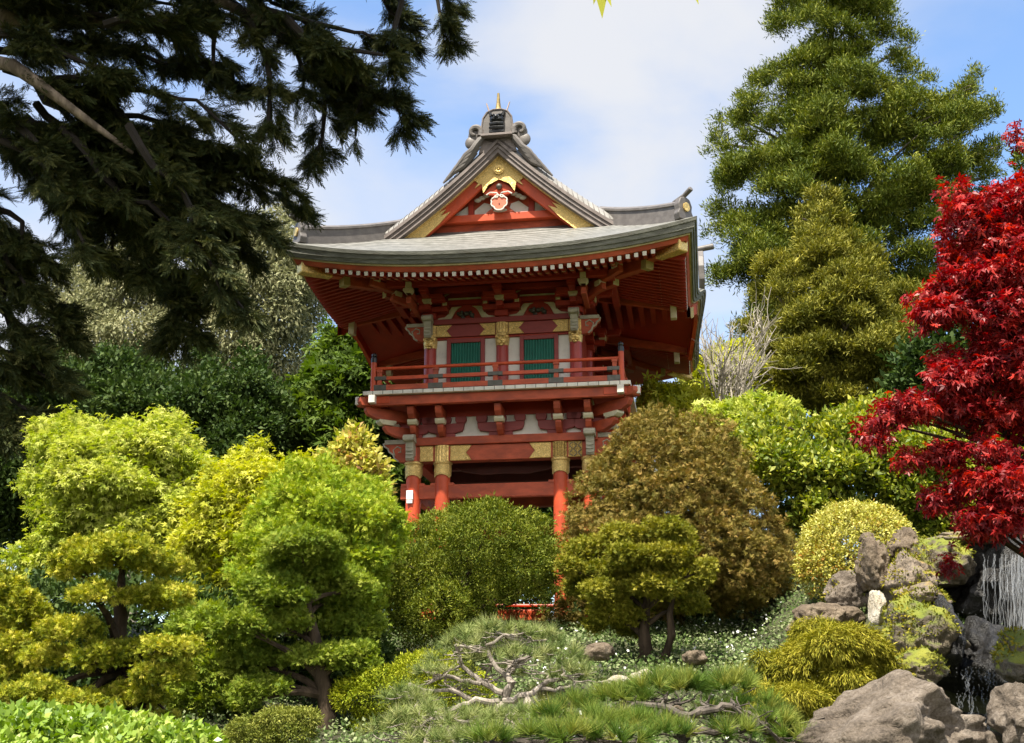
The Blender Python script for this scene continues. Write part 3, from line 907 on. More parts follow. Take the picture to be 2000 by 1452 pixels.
def rail_run(p, q, posts):
    """three rails between two corner posts"""
    p, q = np.array(p, float), np.array(q, float)
    d = (q - p) / np.linalg.norm(q - p)
    for z, kind in ((8.945, 0), (8.72, 1), (8.51, 2)):
        b = MB()
        a, c = p + (0, 0, z), q + (0, 0, z)
        if kind == 0: b.tube([a, c], .038, 10)
        else: b.beam(a, c, .085 if kind == 1 else .1, .075 if kind == 1 else .11)
        rl = part(b, 'rail', RED2 if kind == 2 else RED, smooth=(kind == 0))
        if kind:
            for t in posts:
                m_ = p + (q - p) * t + np.array((0, 0, z)); b = MB()
                b.beam(m_ - d * .16, m_ + d * .16, .1 if kind == 1 else .115, .085 if kind == 1 else .118)
                part(b, 'bronze_sleeve', BRONZE, rl, bevel=.005)
    for t in posts:
        m_ = p + (q - p) * t
        b = MB(); b.beam(m_ + np.array((0, 0, 8.42)), m_ + np.array((0, 0, 8.86)), .1, .075, up=(0, 1, 0)); b.beam(m_ + np.array((0, 0, 8.86)), m_ + np.array((0, 0, 8.92)), .13, .085, up=(0, 1, 0))
        part(b, 'baluster', RED2, bevel=.008)
rail_run((-2.66, RV, 0), (2.66, RV, 0), (.022, .256, .5, .745, .978))
rail_run((-2.66, 6.5, 0), (2.66, 6.5, 0), (.022, .256, .5, .745, .978))
for su in (-1, 1):
    rail_run((su * 2.66, RV, 0), (su * 2.66, 6.5, 0), (.015, .2, .4, .6, .8, .985))
    for v in (RV, 6.5):
        b = MB(); b.lathe([(.001, 8.42), (.062, 8.42), (.062, 9.09), (.001, 9.09)], su * 2.68, v, 16)
        p_ = part(b, 'corner_post', RED, smooth=True)
        b = MB(); b.lathe([(.066, 9.085), (.068, 9.19), (.05, 9.2), (.045, 9.215), (.058, 9.23), (.06, 9.26), (.045, 9.29), (.015, 9.305), (.001, 9.306)], su * 2.68, v, 16)
        part(b, 'post_cap', BLACK, p_, smooth=True)

# ---------------------------------------------------------------- upper storey
UV = .1
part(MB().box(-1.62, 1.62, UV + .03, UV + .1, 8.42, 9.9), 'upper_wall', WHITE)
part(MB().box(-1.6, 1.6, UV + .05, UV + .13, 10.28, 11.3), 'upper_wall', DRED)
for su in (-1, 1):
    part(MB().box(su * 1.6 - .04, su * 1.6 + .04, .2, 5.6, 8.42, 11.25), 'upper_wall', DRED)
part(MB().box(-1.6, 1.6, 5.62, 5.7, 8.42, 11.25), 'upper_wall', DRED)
for v in (UV, VC, 5.7):
    for u in (-1.64, 0, 1.64):
        if v == VC and u == 0: continue
        b = MB(); b.lathe([(.001, 8.42), (.138, 8.42), (.135, 10.3), (.001, 10.3)], u, v, 24)
        c = part(b, 'upper_column', surf('upper_column_red', (.36, .04, .03), .35, var=.1) if 'upper_column_red' not in bpy.data.materials else bpy.data.materials['upper_column_red'], smooth=True)
        if v == UV:
            # lion-mask cap and fluted band
            b = MB(); b.lathe([(.15, 9.92), (.165, 9.86), (.155, 9.74), (.142, 9.62)], u, v, 24)
            b.ball((u, v - .13, 9.73), (.12, .07, .13), 8)
            for sg in (-1, 1):
                b.ball((u + sg * .055, v - .19, 9.77), .034, 6); b.ball((u + sg * .11, v - .1, 9.83), (.04, .04, .05), 6)
                b.ball((u + sg * .05, v - .19, 9.66), (.04, .03, .03), 6)
            b.ball((u, v - .2, 9.71), (.03, .035, .03), 6)
            b.ball((u, v - .17, 9.61), (.05, .03, .03), 6)
            part(b, 'lion_cap', GOLDF, c, smooth=True)
            b = MB(); n = 32
            b.add([(u + (.15 + (.012 if i % 2 else 0)) * cos(2 * pi * i / n), v + (.15 + (.012 if i % 2 else 0)) * sin(2 * pi * i / n), z) for z in (9.9, 10.15) for i in range(n)], [(i, (i + 1) % n, (i + 1) % n + n, i + n) for i in range(n)])
            part(b, 'fluted_band', GOLDF, c)
part(MB().box(-1.62, 1.62, UV - .08, UV + .06, 9.87, 10.15), 'lintel_beam', PURP, bevel=.01)
part(MB().box(-1.75, 1.75, UV - .14, UV + .12, 10.155, 10.28), 'upper_plate', PURP, bevel=.012)
part(MB().box(-1.62, 1.62, UV - .06, UV + .05, 8.43, 8.54), 'sill_beam', RED2, bevel=.01)
part(MB().box(-1.62, 1.62, UV - .03, UV + .04, 9.83, 9.869), 'lintel_beam', DRED)
VP = UV - .083
plate(-1.49, -1.17, 9.88, 10.14, VP, 1); plate(-.47, -.155, 9.88, 10.14, VP, -1)
plate(.155, .47, 9.88, 10.14, VP, 1); plate(1.17, 1.49, 9.88, 10.14, VP, -1)
for uc in (-.825, .825):
    fr = MB()
    for u0, u1, z0, z1 in ((-.43, -.34, 8.54, 9.83), (.34, .43, 8.54, 9.83), (-.34, .34, 9.74, 9.83)):
        fr.box(uc + u0, uc + u1, UV - .05, UV + .03, z0, z1)
    win = part(fr, 'window', PURP, bevel=.008)
    s_ = MB(); n = 11
    for i in range(n):
        u = uc - .34 + .68 * (i + .5) / n
        s_.prism([(u - .03, UV + .02), (u - .012, UV - .012), (u + .012, UV - .012), (u + .03, UV + .02)], 'z', 8.54, 9.74)
    s_.box(uc - .34, uc + .34, UV + .012, UV + .028, 8.54, 9.74)
    part(s_, 'window_slats', GREEN, win)
for sg in (-1, 1):
    nose(sg * 1.64, -.02, 9.80, 10.32, .16, .36)
    side_nose(sg, sg * 1.74, UV, 9.78, 10.2, .46)
# frog-leg struts with cream infill over each window
for uc in (-.82, .82):
    b = MB(); b.prism([(uc - .70, 10.285), (uc + .70, 10.285), (uc + .70, 10.64), (uc - .70, 10.64)], 'y', UV + .02, UV + .045)
    st = part(b, 'frieze_panel', DRED)
    for sg in (-1, 1):
        outl = [(.66, 10.29), (.66, 10.345), (.50, 10.37), (.44, 10.42), (.40, 10.52), (.34, 10.60), (.12, 10.61), (.2, 10.57), (.26, 10.5), (.3, 10.42), (.34, 10.34), (.42, 10.30), (.5, 10.32)]
        b = MB(); b.prism([(uc + sg * a, z) for a, z in outl], 'y', UV - .01, UV + .019)
        part(b, 'cream_infill', CREAM, st)
    b = MB()
    rs = random.Random(3)
    for k in range(14):
        b.ball((uc + rs.uniform(-.2, .2), UV - .01, 10.33 + rs.uniform(0, .14)), rs.uniform(.025, .06), 5)
    part(b, 'carved_flowers', BRONZE, st, smooth=True)
    b = MB(); b.box(uc - .42, uc + .42, UV - .05, UV + .045, 10.745, 10.80)
    part(b, 'cream_strip', CREAM, st)
    for sg in (-1, 1):
        b = MB(); b.beam((uc + sg * .32, UV - .06, 10.96), (uc + sg * .50, UV - .06, 10.86), .03, .03)
        part(b, 'cream_line', CREAMD, st)
part(MB().box(-1.7, 1.7, UV - .1, UV + .04, 10.64, 10.74), 'bracket_beam', DRED, bevel=.01)
part(MB().box(-1.9, 1.9, UV - .3, UV - .16, 10.86, 10.98), 'bracket_beam', DRED, bevel=.01)
part(MB().box(-2.45, 2.45, UV - .98, UV - .82, 10.80, 10.95), 'purlin', DRED, bevel=.012)
for su in (-1, 1):
    part(MB().box(su * 2.5 - .08, su * 2.5 + .08, -.85, VC - 1.62, 10.80, 10.95), 'purlin', DRED, bevel=.012)
    part(MB().box(su * 2.5 - .08, su * 2.5 + .08, VC + 1.62, 6.7, 10.80, 10.95), 'purlin', DRED, bevel=.012)
def up_bracket(u, v, du, dv):
    """stacked upper bracket: block, cross arms, forward arm, cream bearing blocks"""
    d = np.array((du, dv, 0.0)); r_ = np.array((-dv, du, 0.0)); o3 = np.array((u, v, 0.0))
    b = MB(); c = MB()
    def bl(B, a0, a1, w0, w1, z0, z1):
        q = [o3 + d * a + r_ * w + np.array((0, 0, z)) for z in (z0, z1) for w in (w0, w1) for a in (a0, a1)]
        B.add(q, [(0, 2, 3, 1), (4, 5, 7, 6), (0, 1, 5, 4), (2, 6, 7, 3), (0, 4, 6, 2), (1, 3, 7, 5)])
    bl(b, -.1, .18, -.15, .15, 10.285, 10.42)
    bl(b, 0, .2, -.42, .42, 10.44, 10.56); bl(b, 0, .44, -.075, .075, 10.43, 10.55)
    bl(b, 0, .5, -.36, .36, 10.66, 10.76); bl(b, 0, .8, -.075, .075, 10.66, 10.78)
    bl(b, .3, .46, -.4, .4, 10.60, 10.68)
    for w in (-.36, .36): bl(b, .02, .2, w - .08, w + .08, 10.565, 10.66)
    bl(b, .7, .84, -.1, .1, 10.72, 10.8)
    o = part(b, 'upper_bracket', DRED, bevel=.01)
    q = [(-.06, 10.555), (.06, 10.555), (.105, 10.61), (.105, 10.665), (-.105, 10.665), (-.105, 10.61)]
    for a0, a1 in ((.3, .47),):
        vv = [o3 + d * a + r_ * w + np.array((0, 0, z)) for a in (a0, a1) for w, z in q]
        n = len(q)
        c.add(vv, [tuple(range(n)), tuple(range(2 * n - 1, n - 1, -1))] + [(i, (i + 1) % n, (i + 1) % n + n, i + n) for i in range(n)])
    part(c, 'cream_block', CREAM, o, bevel=.008)
    for w in (-.36, .36):
        c = MB(); bl(c, .201, .215, w - .05, w + .05, 10.575, 10.65); part(c, 'cream_tip', CREAM, o)
for u in (-1.64, 0, 1.64): up_bracket(u, UV - .02, 0, -1)
for su in (-1, 1):
    for v in (UV, VC, 5.7): up_bracket(su * 1.64, v, su, 0)
    # projecting tail rafters and corner arms
    b = MB(); b.box(su * 1.92 - .06, su * 1.92 + .06, -.98, .1, 10.6, 10.72); b.box(su * 1.92 - .055, su * 1.92 + .055, -.9, .1, 10.4, 10.55)
    t_ = part(b, 'tail_rafter', RED2, bevel=.012)
    c = MB(); c.box(su * 1.92 - .062, su * 1.92 + .062, -1.0, -.88, 10.72, 10.86); c.prism([(su * 1.92 - .07, 10.60), (su * 1.92 + .07, 10.60), (su * 1.92 + .11, 10.66), (su * 1.92 + .11, 10.715), (su * 1.92 - .11, 10.715), (su * 1.92 - .11, 10.66)], 'y', -1.0, -.84)
    part(c, 'cream_end', CREAM, t_, bevel=.01)
    b = MB(); b.beam((su * 1.66, UV - .02, 10.5), (su * 2.35, -.72, 10.62), .13, .15); b.beam((su * 1.66, UV - .02, 10.72), (su * 2.75, -1.1, 10.86), .13, .15)
    t_ = part(b, 'corner_arm', RED2, bevel=.012)
    c = MB(); c.beam((su * 2.2, -.56, 10.70), (su * 2.32, -.68, 10.71), .2, .11); c.beam((su * 2.60, -.95, 10.93), (su * 2.72, -1.07, 10.94), .2, .1)
    part(c, 'cream_block', CREAM, t_, bevel=.01)
# orange bench board and handrail at the foot of the gate
bench = empty('bench', (0.12, 18.35, 2.86), -GA)
tag(bench, 'low bright orange bench between the two round bushes below the gate', 'bench')
b = MB(); b.beam((-1.5, 0, .36), (.42, 0, .33), .5, .06); b.beam((-1.5, -.27, .30), (.42, -.27, .27), .03, .16)
b.build('seat', RED, bench, bevel=.01)
b = MB(); b.tube([(-1.5, .26, .5), (.5, .26, .46), (.52, .26, .52)], .022, 8)
b.build('rail', RED, bench)
for x in (-1.3, .25):
    MB().box(x - .04, x + .04, -.2, .2, -.4, .31).build('leg', RED2, bench)
# ================================================================ GROUND
def ground_h(x, y):
    x = np.asarray(x, float); y = np.asarray(y, float)
    h = np.interp(y, [-60, 3, 6, 8, 10, 12, 14, 18, 22, 25, 32, 45, 70, 140, 900],
                  [0, 0.0, 0.4, 0.7, 1.02, 1.42, 1.95, 2.8, 3.3, 3.5, 3.7, 4.2, 5.0, 7.0, 9.0])
    def sm(a, b, t):
        t = np.clip((t - a) / (b - a), 0, 1); return t * t * (3 - 2 * t)
    h = h + 0.27 * sm(-0.6, 0.9, x) * sm(11.5, 13.2, y) * (1 - sm(16, 20, y))
    # mossy bank on the right with the stream bed cut into it
    bank = sm(3.0, 4.2, x) * sm(11.2, 13.2, y) * (1 - sm(9.5, 13, x)) * (1 - sm(17, 22, y))
    h = h + 0.75 * bank
    ch = np.exp(-((x - 4.35 - 0.1 * np.sin(y * 1.3)) / 0.62) ** 2) * sm(7.5, 9.0, y) * (1 - sm(11.9, 12.5, y))
    h = h - 0.75 * ch
    h = h + 0.10 * vnoise(np.stack([x * .8, y * .8, x * 0 + 2], -1), 5) + 0.03 * vnoise(np.stack([x * 3, y * 3, x * 0], -1), 7)
    return h
def gz(x, y):
    return float(ground_h(np.array([x]), np.array([y]))[0])

def axis(core0, core1, step, far):
    a = list(np.arange(core0, core1 + 1e-6, step)); g = step; r = core1
    while r < far:
        g *= 1.22; r += g; a.append(r)
    g = step; l = core0; left = []
    while l > -far:
        g *= 1.22; l -= g; left.append(l)
    return np.array(left[::-1] + a)
xs = axis(-9, 9, 0.12, 700); ys = axis(3, 22, 0.12, 900)
X, Yg = np.meshgrid(xs, ys)
Z = ground_h(X, Yg)
def npmesh(name, verts, faces, mats, tint=None, smooth=False):
    """verts (N,3); faces: list of (M,c) int arrays"""
    me = bpy.data.meshes.new(name)
    me.vertices.add(len(verts)); me.vertices.foreach_set('co', np.ascontiguousarray(verts, np.float32).ravel())
    tot = sum(f.size for f in faces); npoly = sum(len(f) for f in faces)
    me.loops.add(tot); me.polygons.add(npoly)
    me.loops.foreach_set('vertex_index', np.concatenate([f.ravel() for f in faces]).astype(np.int32))
    cnt = np.concatenate([np.full(len(f), f.shape[1]) for f in faces]); st = np.concatenate([[0], np.cumsum(cnt)[:-1]])
    me.polygons.foreach_set('loop_start', st.astype(np.int32))
    me.update(calc_edges=True)
    if smooth: me.polygons.foreach_set('use_smooth', np.ones(npoly, bool))
    if tint is not None:
        a = me.attributes.new('tint', 'FLOAT', 'POINT'); a.data.foreach_set('value', np.ascontiguousarray(tint, np.float32))
    for m in (mats if isinstance(mats, (list, tuple)) else [mats]): me.materials.append(m)
    me.validate()
    o = bpy.data.objects.new(name, me); COL.objects.link(o)
    return o
ny, nx = X.shape
idx = np.arange(nx * ny).reshape(ny, nx)
gf = np.stack([idx[:-1, :-1], idx[:-1, 1:], idx[1:, 1:], idx[1:, :-1]], -1).reshape(-1, 4)
SOIL = surf('garden_soil', (0.055, 0.06, 0.025), 0.9, var=0.45, scale=1.5, bump=0.9, bscale=14, dirt=(0.035, 0.03, 0.018))
ground = npmesh('ground', np.stack([X, Yg, Z], -1).reshape(-1, 3), [gf], SOIL, smooth=True)
tag(ground, 'dark planted soil of the sloping garden bank', kind='structure')

# ================================================================ FOLIAGE TOOLS
def unit(v):
    return v / (np.linalg.norm(v, axis=-1, keepdims=True) + 1e-9)
def sph(r, n):
    v = r.normal(size=(n, 3)); return unit(v)

def T_leaf(w=0.5, fold=0.08):
    return np.array([[0, 0, 0], [.45, .5 * w, fold], [1, 0, -.08], [.45, -.5 * w, fold]], float), np.array([[0, 1, 2, 3]])
def T_tri(w=0.45):
    return np.array([[0, .5 * w, 0], [0, -.5 * w, 0], [1, 0, 0]], float), np.array([[0, 1, 2]])
def T_star(droop=0.12):
    v, f = [], []
    for a, l in ((-115, .55), (-62, .85), (0, 1), (62, .85), (115, .55)):
        a = radians(a); d = np.array((cos(a), sin(a))); q = np.array((-d[1], d[0]))
        b = len(v); k = .13 * l + .04
        v += [(0, 0, 0), (*(d * .45 * l + q * k), .03), (*(d * l), -droop), (*(d * .45 * l - q * k), .03)]
        f.append((b, b + 1, b + 2, b + 3))
    return np.array(v), np.array(f)
def T_fan(n=5, spread=60, w=.2, seed=0):
    """flat conifer spray: narrow leaflets fanning from a stem"""
    r = np.random.default_rng(seed); v, f = [], []
    for i in range(n):
        a = radians(-spread + 2 * spread * i / (n - 1)); x0 = .35 * (1 - abs(a) / radians(spread)) + .02
        L = .6 + .25 * r.random(); d = np.array((cos(a), sin(a))); q = np.array((-d[1], d[0])); o = np.array((x0, 0))
        b = len(v)
        p = [o, o + d * L * .5 + q * w * .5, o + d * L, o + d * L * .5 - q * w * .5]
        v += [(*p[0], 0), (*p[1], .05), (*p[2], -.1 + .1 * r.random()), (*p[3], .05)]
        f.append((b, b + 1, b + 2, b + 3))
    return np.array(v), np.array(f)
def T_tuft(n=26, ang=75, w=.035, seed=0):
    """needle tuft: thin needles radiating within a cone around +x"""
    r = np.random.default_rng(seed); v, f = [], []
    for i in range(n):
        th = radians(ang) * math.sqrt(r.random()); ph = 2 * pi * r.random()
        d = np.array((cos(th), sin(th) * cos(ph), sin(th) * sin(ph))); q = unit(np.cross(d, r.normal(size=3)))
        o = np.array((.22 * r.random(), 0, 0)); L = .75 + .3 * r.random(); b = len(v)
        v += [o + q * w, o - q * w, o + d * L]; f.append((b, b + 1, b + 2))
    return np.array(v), np.array(f)

def T_fern(n=11, w=.05, L=.32):
    """slender feathery spray: short leaflets along a stem"""
    v, f = [], []
    for i in range(n):
        t = i / (n - 1); sg = 1 if i % 2 else -1; a = radians(38 - 34 * t) * sg; ll = L * (1 - .55 * t)
        d = np.array((cos(a), sin(a))); q = np.array((-d[1], d[0])); o = np.array((t * .72, 0)); b = len(v)
        for p, z in ((o, 0), (o + d * ll * .45 + q * w * .5, .03), (o + d * ll, -.04 * sg), (o + d * ll * .45 - q * w * .5, .03)): v.append((*p, z))
        f.append((b, b + 1, b + 2, b + 3))
    return np.array(v), np.array(f)

class Leaves:
    def __init__(s): s.v, s.f, s.t, s.n = [], {}, [], 0
    def stamp(s, T, pos, d, nrm, size, tint):
        tv, tf = T
        N = len(pos)
        if not N: return
        d = unit(d); sd = np.cross(nrm, d); sd = unit(sd); n2 = np.cross(d, sd)
        size = np.broadcast_to(np.asarray(size, float), (N,))
        v = pos[:, None, :] + size[:, None, None] * (tv[None, :, 0:1] * d[:, None, :] + tv[None, :, 1:2] * sd[:, None, :] + tv[None, :, 2:3] * n2[:, None, :])
        s.v.append(v.reshape(-1, 3))
        f = tf[None] + (np.arange(N) * len(tv))[:, None, None] + s.n
        s.f.setdefault(tf.shape[1], []).append(f.reshape(-1, tf.shape[1]))
        s.t.append(np.repeat(np.clip(tint, 0, 1), len(tv)))
        s.n += N * len(tv)
    def build(s, name, mat, parent=None):
        o = npmesh(name, np.concatenate(s.v), [np.concatenate(f) for f in s.f.values()], mat, np.concatenate(s.t))
        if parent:
            o.parent = parent
            o.location = -np.array(parent.location)
        return o

def tufts(L, lobes, T, n, per, size, rng, tuft_r=0.1, thick=0.25, up=0.4, spread=0.6, droop=0.0, nup=0.7, bottom=0.5, inner=0.15, sizevar=0.35, cull=0.8, wob=0.15, along=1.0):
    """leaf tufts spread over the surfaces of ellipsoid lobes (rows cx,cy,cz,rx,ry,rz)"""
    lobes = np.asarray(lobes, float)
    c, R = lobes[:, :3], lobes[:, 3:6]
    R = np.maximum(R - (.25 * tuft_r * along + .3 * size), R * .45)
    area = (R[:, 0] * R[:, 1] + R[:, 1] * R[:, 2] + R[:, 0] * R[:, 2]) / 3
    k = rng.choice(len(lobes), size=n, p=area / area.sum())
    w = sph(rng, n)
    keep = (w[:, 2] > -0.25) | (rng.random(n) < bottom)
    k, w = k[keep], w[keep]
    rad = 1 - thick * rng.random(len(k)) ** 1.5
    inn = rng.random(len(k)) < inner
    rad[inn] = rng.uniform(.35, .85, inn.sum())
    if wob: rad = rad * (1 + wob * vnoise(w * 2.6 + k[:, None] * 3.7, 3) + .5 * wob * vnoise(w * 6 + k[:, None] * 1.9, 8))
    p = c[k] + w * R[k] * rad[:, None]
    nrm = unit(w / R[k])
    if cull and len(lobes) > 1:
        ok = np.ones(len(p), bool)
        for j in range(len(lobes)):
            q = ((p - c[j]) / R[j]); ins = (np.sum(q * q, 1) < cull * cull) & (k != j)
            ok &= ~(ins & (rng.random(len(p)) > .1))
        p, nrm, k = p[ok], nrm[ok], k[ok]
    m = len(p)
    a = unit(nrm + np.array((0, 0, up)) + rng.normal(size=(m, 3)) * .35)
    tt = rng.random(m) * .55 + (rng.random(len(lobes))[k] - .5) * .25
    P = np.repeat(p, per, 0); A = np.repeat(a, per, 0); Nn = np.repeat(nrm, per, 0); tt = np.repeat(tt, per)
    M = len(P)
    P = P + A * (rng.random((M, 1)) * tuft_r * along) + rng.normal(size=(M, 3)) * tuft_r * .45
    d = unit(A + rng.normal(size=(M, 3)) * spread - np.array((0, 0, droop)))
    nn = unit(Nn * .5 + np.array((0, 0, nup)) + rng.normal(size=(M, 3)) * .5)
    sz = size * (1 + sizevar * (rng.random(M) * 2 - 1))
    L.stamp(T, P, d, nn, sz, tt + .45 * rng.random(M))

def lobe(px, py, Y, rx, ry, rd=None):
    """ellipsoid crown lobe seen at a photo pixel, radii in photo pixels; rd depth radius in metres"""
    p = at(px, py, Y); s = mpp(px, py, Y)
    return [*p, rx * s, (rd if rd else .5 * (rx + ry) * s), ry * s]

def crumble(lobes, m, frac, rng, shrink=.7):
    """break each lobe up into a smaller core and m knobs over its surface"""
    lobes = np.asarray(lobes, float); out_ = []
    for l in lobes:
        out_.append([*l[:3], *(l[3:6] * shrink)])
        w = sph(rng, m * 3); w = w[w[:, 2] > -.55][:m]
        for q in w:
            f = frac * rng.uniform(.7, 1.25); c = l[:3] + q * l[3:6] * (1.02 - f * .8); g = l[3:6].mean()
            out_.append([*c, *((l[3:6] * .6 + g * .4) * f)])
    return np.array(out_)

def inpoly(pts, poly):
    x, y = pts[:, 0], pts[:, 1]; ins = np.zeros(len(pts), bool); n = len(poly)
    for i in range(n):
        x1, y1 = poly[i]; x2, y2 = poly[(i + 1) % n]
        c = ((y1 > y) != (y2 > y)); ins ^= c & (x < (x2 - x1) * (y - y1) / (y2 - y1 + 1e-12) + x1)
    return ins
def polydist(pts, poly):
    d = np.full(len(pts), 1e9); P = np.array(poly, float); n = len(P)
    for i in range(n):
        a, b = P[i], P[(i + 1) % n]; ab = b - a
        t = np.clip(((pts - a) @ ab) / (ab @ ab + 1e-12), 0, 1)
        d = np.minimum(d, np.linalg.norm(pts - (a + t[:, None] * ab), axis=1))
    return d
def polylobes(poly, Y, T, r, n, rng, flat=0.75, back=0.35, mind=0.62, rmin=.5):
    """fill the crown whose outline is given with lobes, at true depths Y-T..Y+T"""
    P = np.array(poly, float); lo, hi = P.min(0), P.max(0); got = []
    tries = 0
    acc = np.zeros((0, 2))
    while len(acc) < n and tries < 60:
        q = lo + rng.random((n * 3, 2)) * (hi - lo); q = q[inpoly(q, poly)]; q = q[polydist(q, poly) > r * .45]
        for a in q:
            if len(acc) >= n: break
            if len(acc) == 0 or np.min(np.linalg.norm(acc - a, axis=1)) > r * mind * (1 - tries / 70): acc = np.vstack([acc, a])
        tries += 1
    D = polydist(acc, poly); dm = max(D.max(), 1)
    out_ = []
    for (x, y), d in zip(acc, D):
        t = T * math.sqrt(max(0, 1 - (1 - min(d / dm, 1)) ** 2))
        sides = [-1] + ([1] if rng.random() < back else [])
        for sgn in sides:
            rr = min(r * (rmin + (1 - rmin) * 2 * rng.random() * .7 + .1), d * .85 + r * .25)
            s = mpp(x, y, Y); p = at(x, y, Y)
            p = p + np.array((0, sgn * t * rng.uniform(.55, 1.0), 0))
            # keep the outline: slide along the view ray rather than straight back
            p2 = at(x, y, p[1]) if abs(sgn * t) > 0 else p
            out_.append([*p2, rr * s, rr * s * 1.1, rr * s * flat])
    return np.array(out_)

def sprigs(poly, Y, n, r, rng, out=.3, up=.75):
    """small shoots breaking the crown outline"""
    P = np.array(poly, float); o_ = []
    for _ in range(n):
        i = rng.integers(len(P)); t = rng.random(); a = P[i] + (P[(i + 1) % len(P)] - P[i]) * t
        c = P.mean(0)
        if a[1] > c[1] and rng.random() < up: a = a + (0, -2 * (a[1] - c[1])); a = a if inpoly(a[None] * .9 + c * .1, poly)[0] else P[i] * 1.0
        d = (a - c) / (np.linalg.norm(a - c) + 1e-6); a = a + d * r * rng.uniform(-.6, out)
        f = rng.uniform(.5, 1.2); o_.append(lobe(a[0], a[1], Y + rng.normal() * .3, r * f, r * f * rng.uniform(.5, 1.1)))
    return np.array(o_)
def limb(p, q, r0, r1, sag, rng, n=7, wig=.06):
    p, q = np.array(p, float), np.array(q, float); L = np.linalg.norm(q - p); o = rng.normal(size=3) * .3
    pts, rs = [], []
    for i in range(n + 1):
        t = i / n; c = p + (q - p) * t
        c = c + np.array((0, 0, sag * L * sin(pi * t))) + L * wig * sin(pi * t) * np.array((vnoise(np.array([t * 3 + o[0], 1, 1])), vnoise(np.array([1, t * 3 + o[1], 1])), vnoise(np.array([1, 1, t * 3 + o[2]]))))
        pts.append(c); rs.append(r0 + (r1 - r0) * t)
    return pts, rs

def barkmat(name, lo, hi, sc=9, st=(1, 1, .25)):
    return surf(name, tuple((a + b) / 2 for a, b in zip(lo, hi)), 0.9, var=.45, scale=sc, bump=.9, bscale=18, stretch=st, dirt=lo, spec=.15)
BARK = barkmat('brown_bark', (.035, .024, .016), (.11, .08, .055))
BARKG = barkmat('grey_bark', (.10, .085, .07), (.26, .22, .18))
BARKP = barkmat('pale_bark', (.16, .14, .11), (.36, .32, .26))

def plant(name, base, label, cat, group=None):
    o = empty(name, tuple(float(c) for c in base)); tag(o, label, cat, group); return o
def trunk(root, spec, lobes, mat, rng, nb=10, r_b=.03, name='trunk', sag=.1, frac=(.35, .95), to=.85):
    """spec: list of (point, radius) up the stem; limbs to the lobes"""
    b = MB(); pts = [np.array(p, float) for p, r in spec]; rs = [r for p, r in spec]
    # smooth the stem
    P, R = [], []
    for i in range(len(pts) - 1):
        for k in range(4):
            t = k / 4; P.append(pts[i] + (pts[i + 1] - pts[i]) * t + rng.normal(size=3) * rs[i] * .12); R.append(rs[i] + (rs[i + 1] - rs[i]) * t)
    P.append(pts[-1]); R.append(rs[-1])
    b.tube(P, R, 10)
    if len(lobes):
        ch = rng.choice(len(lobes), min(nb, len(lobes)), replace=False)
        for j in ch:
            l = np.asarray(lobes[j]); z = l[2] - l[5] * .4
            zs = np.array([p[2] for p in P]); cand = np.argmin(np.abs(zs - (z - .5 * np.hypot(l[0] - P[0][0], l[1] - P[0][1]))))
            cand = int(np.clip(cand, len(P) * frac[0], len(P) * frac[1]))
            q, rr = limb(P[cand], l[:3] + np.array((0, 0, -l[5] * .3)), min(R[cand] * .6, r_b * 2.2), r_b * .35, sag, rng)
            b.tube(q, rr, 6)
            for _ in range(2):
                k = rng.integers(3, 7); e = l[:3] + sph(rng, 1)[0] * l[3:6] * to
                q2, rr2 = limb(q[k], e, rr[k] * .6, rr[k] * .2, .05, rng, 5); b.tube(q2, rr2, 5)
    o = b.build(name, mat, root, smooth=True)
    o.location = -np.array(root.location)
    return o
LEAF = T_leaf(.5); LEAFW = T_leaf(.62, .12); LEAFN = T_leaf(.3); STAR = T_star(); FAN = T_fan(); FAN7 = T_fan(7, 75, .16, 3)
# ================================================================ FOLIAGE COLOURS
M_LIME = leafmat('lime_maple_leaf', [(.20, .28, .03), (.40, .45, .07), (.62, .62, .18)], .35)
M_YEL = leafmat('yellow_green_maple_leaf', [(.22, .27, .025), (.44, .46, .05), (.66, .62, .12)], .35)
M_CYPG = leafmat('golden_green_cypress', [(0.112, 0.21, 0.0168), (0.28, 0.364, 0.028), (0.504, 0.532, 0.07)], .22)
M_GOLD = leafmat('golden_cypress', [(.06, .10, .01), (.30, .33, .025), (.74, .65, .11)], .2)
M_GRN = leafmat('green_cypress', [(.08, .14, .016), (.20, .27, .03), (.40, .44, .07)], .22)
M_DKS = leafmat('dark_shrub_leaf', [(.012, .03, .006), (.03, .06, .012), (.06, .09, .02)], .2)
M_HEDGE = leafmat('glossy_hedge_leaf', [(.12, .21, .025), (.25, .36, .05), (.44, .50, .12)], .25, .35, .3)
M_CLIP = leafmat('clipped_juniper', [(0.104, 0.143, 0.026), (0.208, 0.234, 0.039), (0.338, 0.338, 0.078)], .15)
M_YEW = leafmat('olive_yew', [(.055, .09, .010), (.155, .19, .022), (.32, .33, .05)], .18)
M_BROWN = leafmat('bronzed_cypress', [(.10, .10, .02), (.22, .175, .04), (.38, .25, .075)], .15)
M_OLIVE = leafmat('olive_gold_cypress', [(.09, .12, .013), (.22, .22, .022), (.42, .37, .055)], .2)
M_PINEG = leafmat('grey_green_needle', [(.10, .15, .04), (.22, .27, .08), (.40, .42, .17)], .15)
M_PINE = leafmat('green_needle', [(.06, .12, .02), (.14, .22, .035), (.32, .33, .07)], .15)
M_MOUND = leafmat('golden_mound', [(0.14, 0.206, 0.014), (0.308, 0.348, 0.021), (0.504, 0.506, 0.042)], .15)
M_THREAD = leafmat('thread_cypress', [(.09, .11, .01), (.25, .24, .02), (.44, .38, .05)], .15)
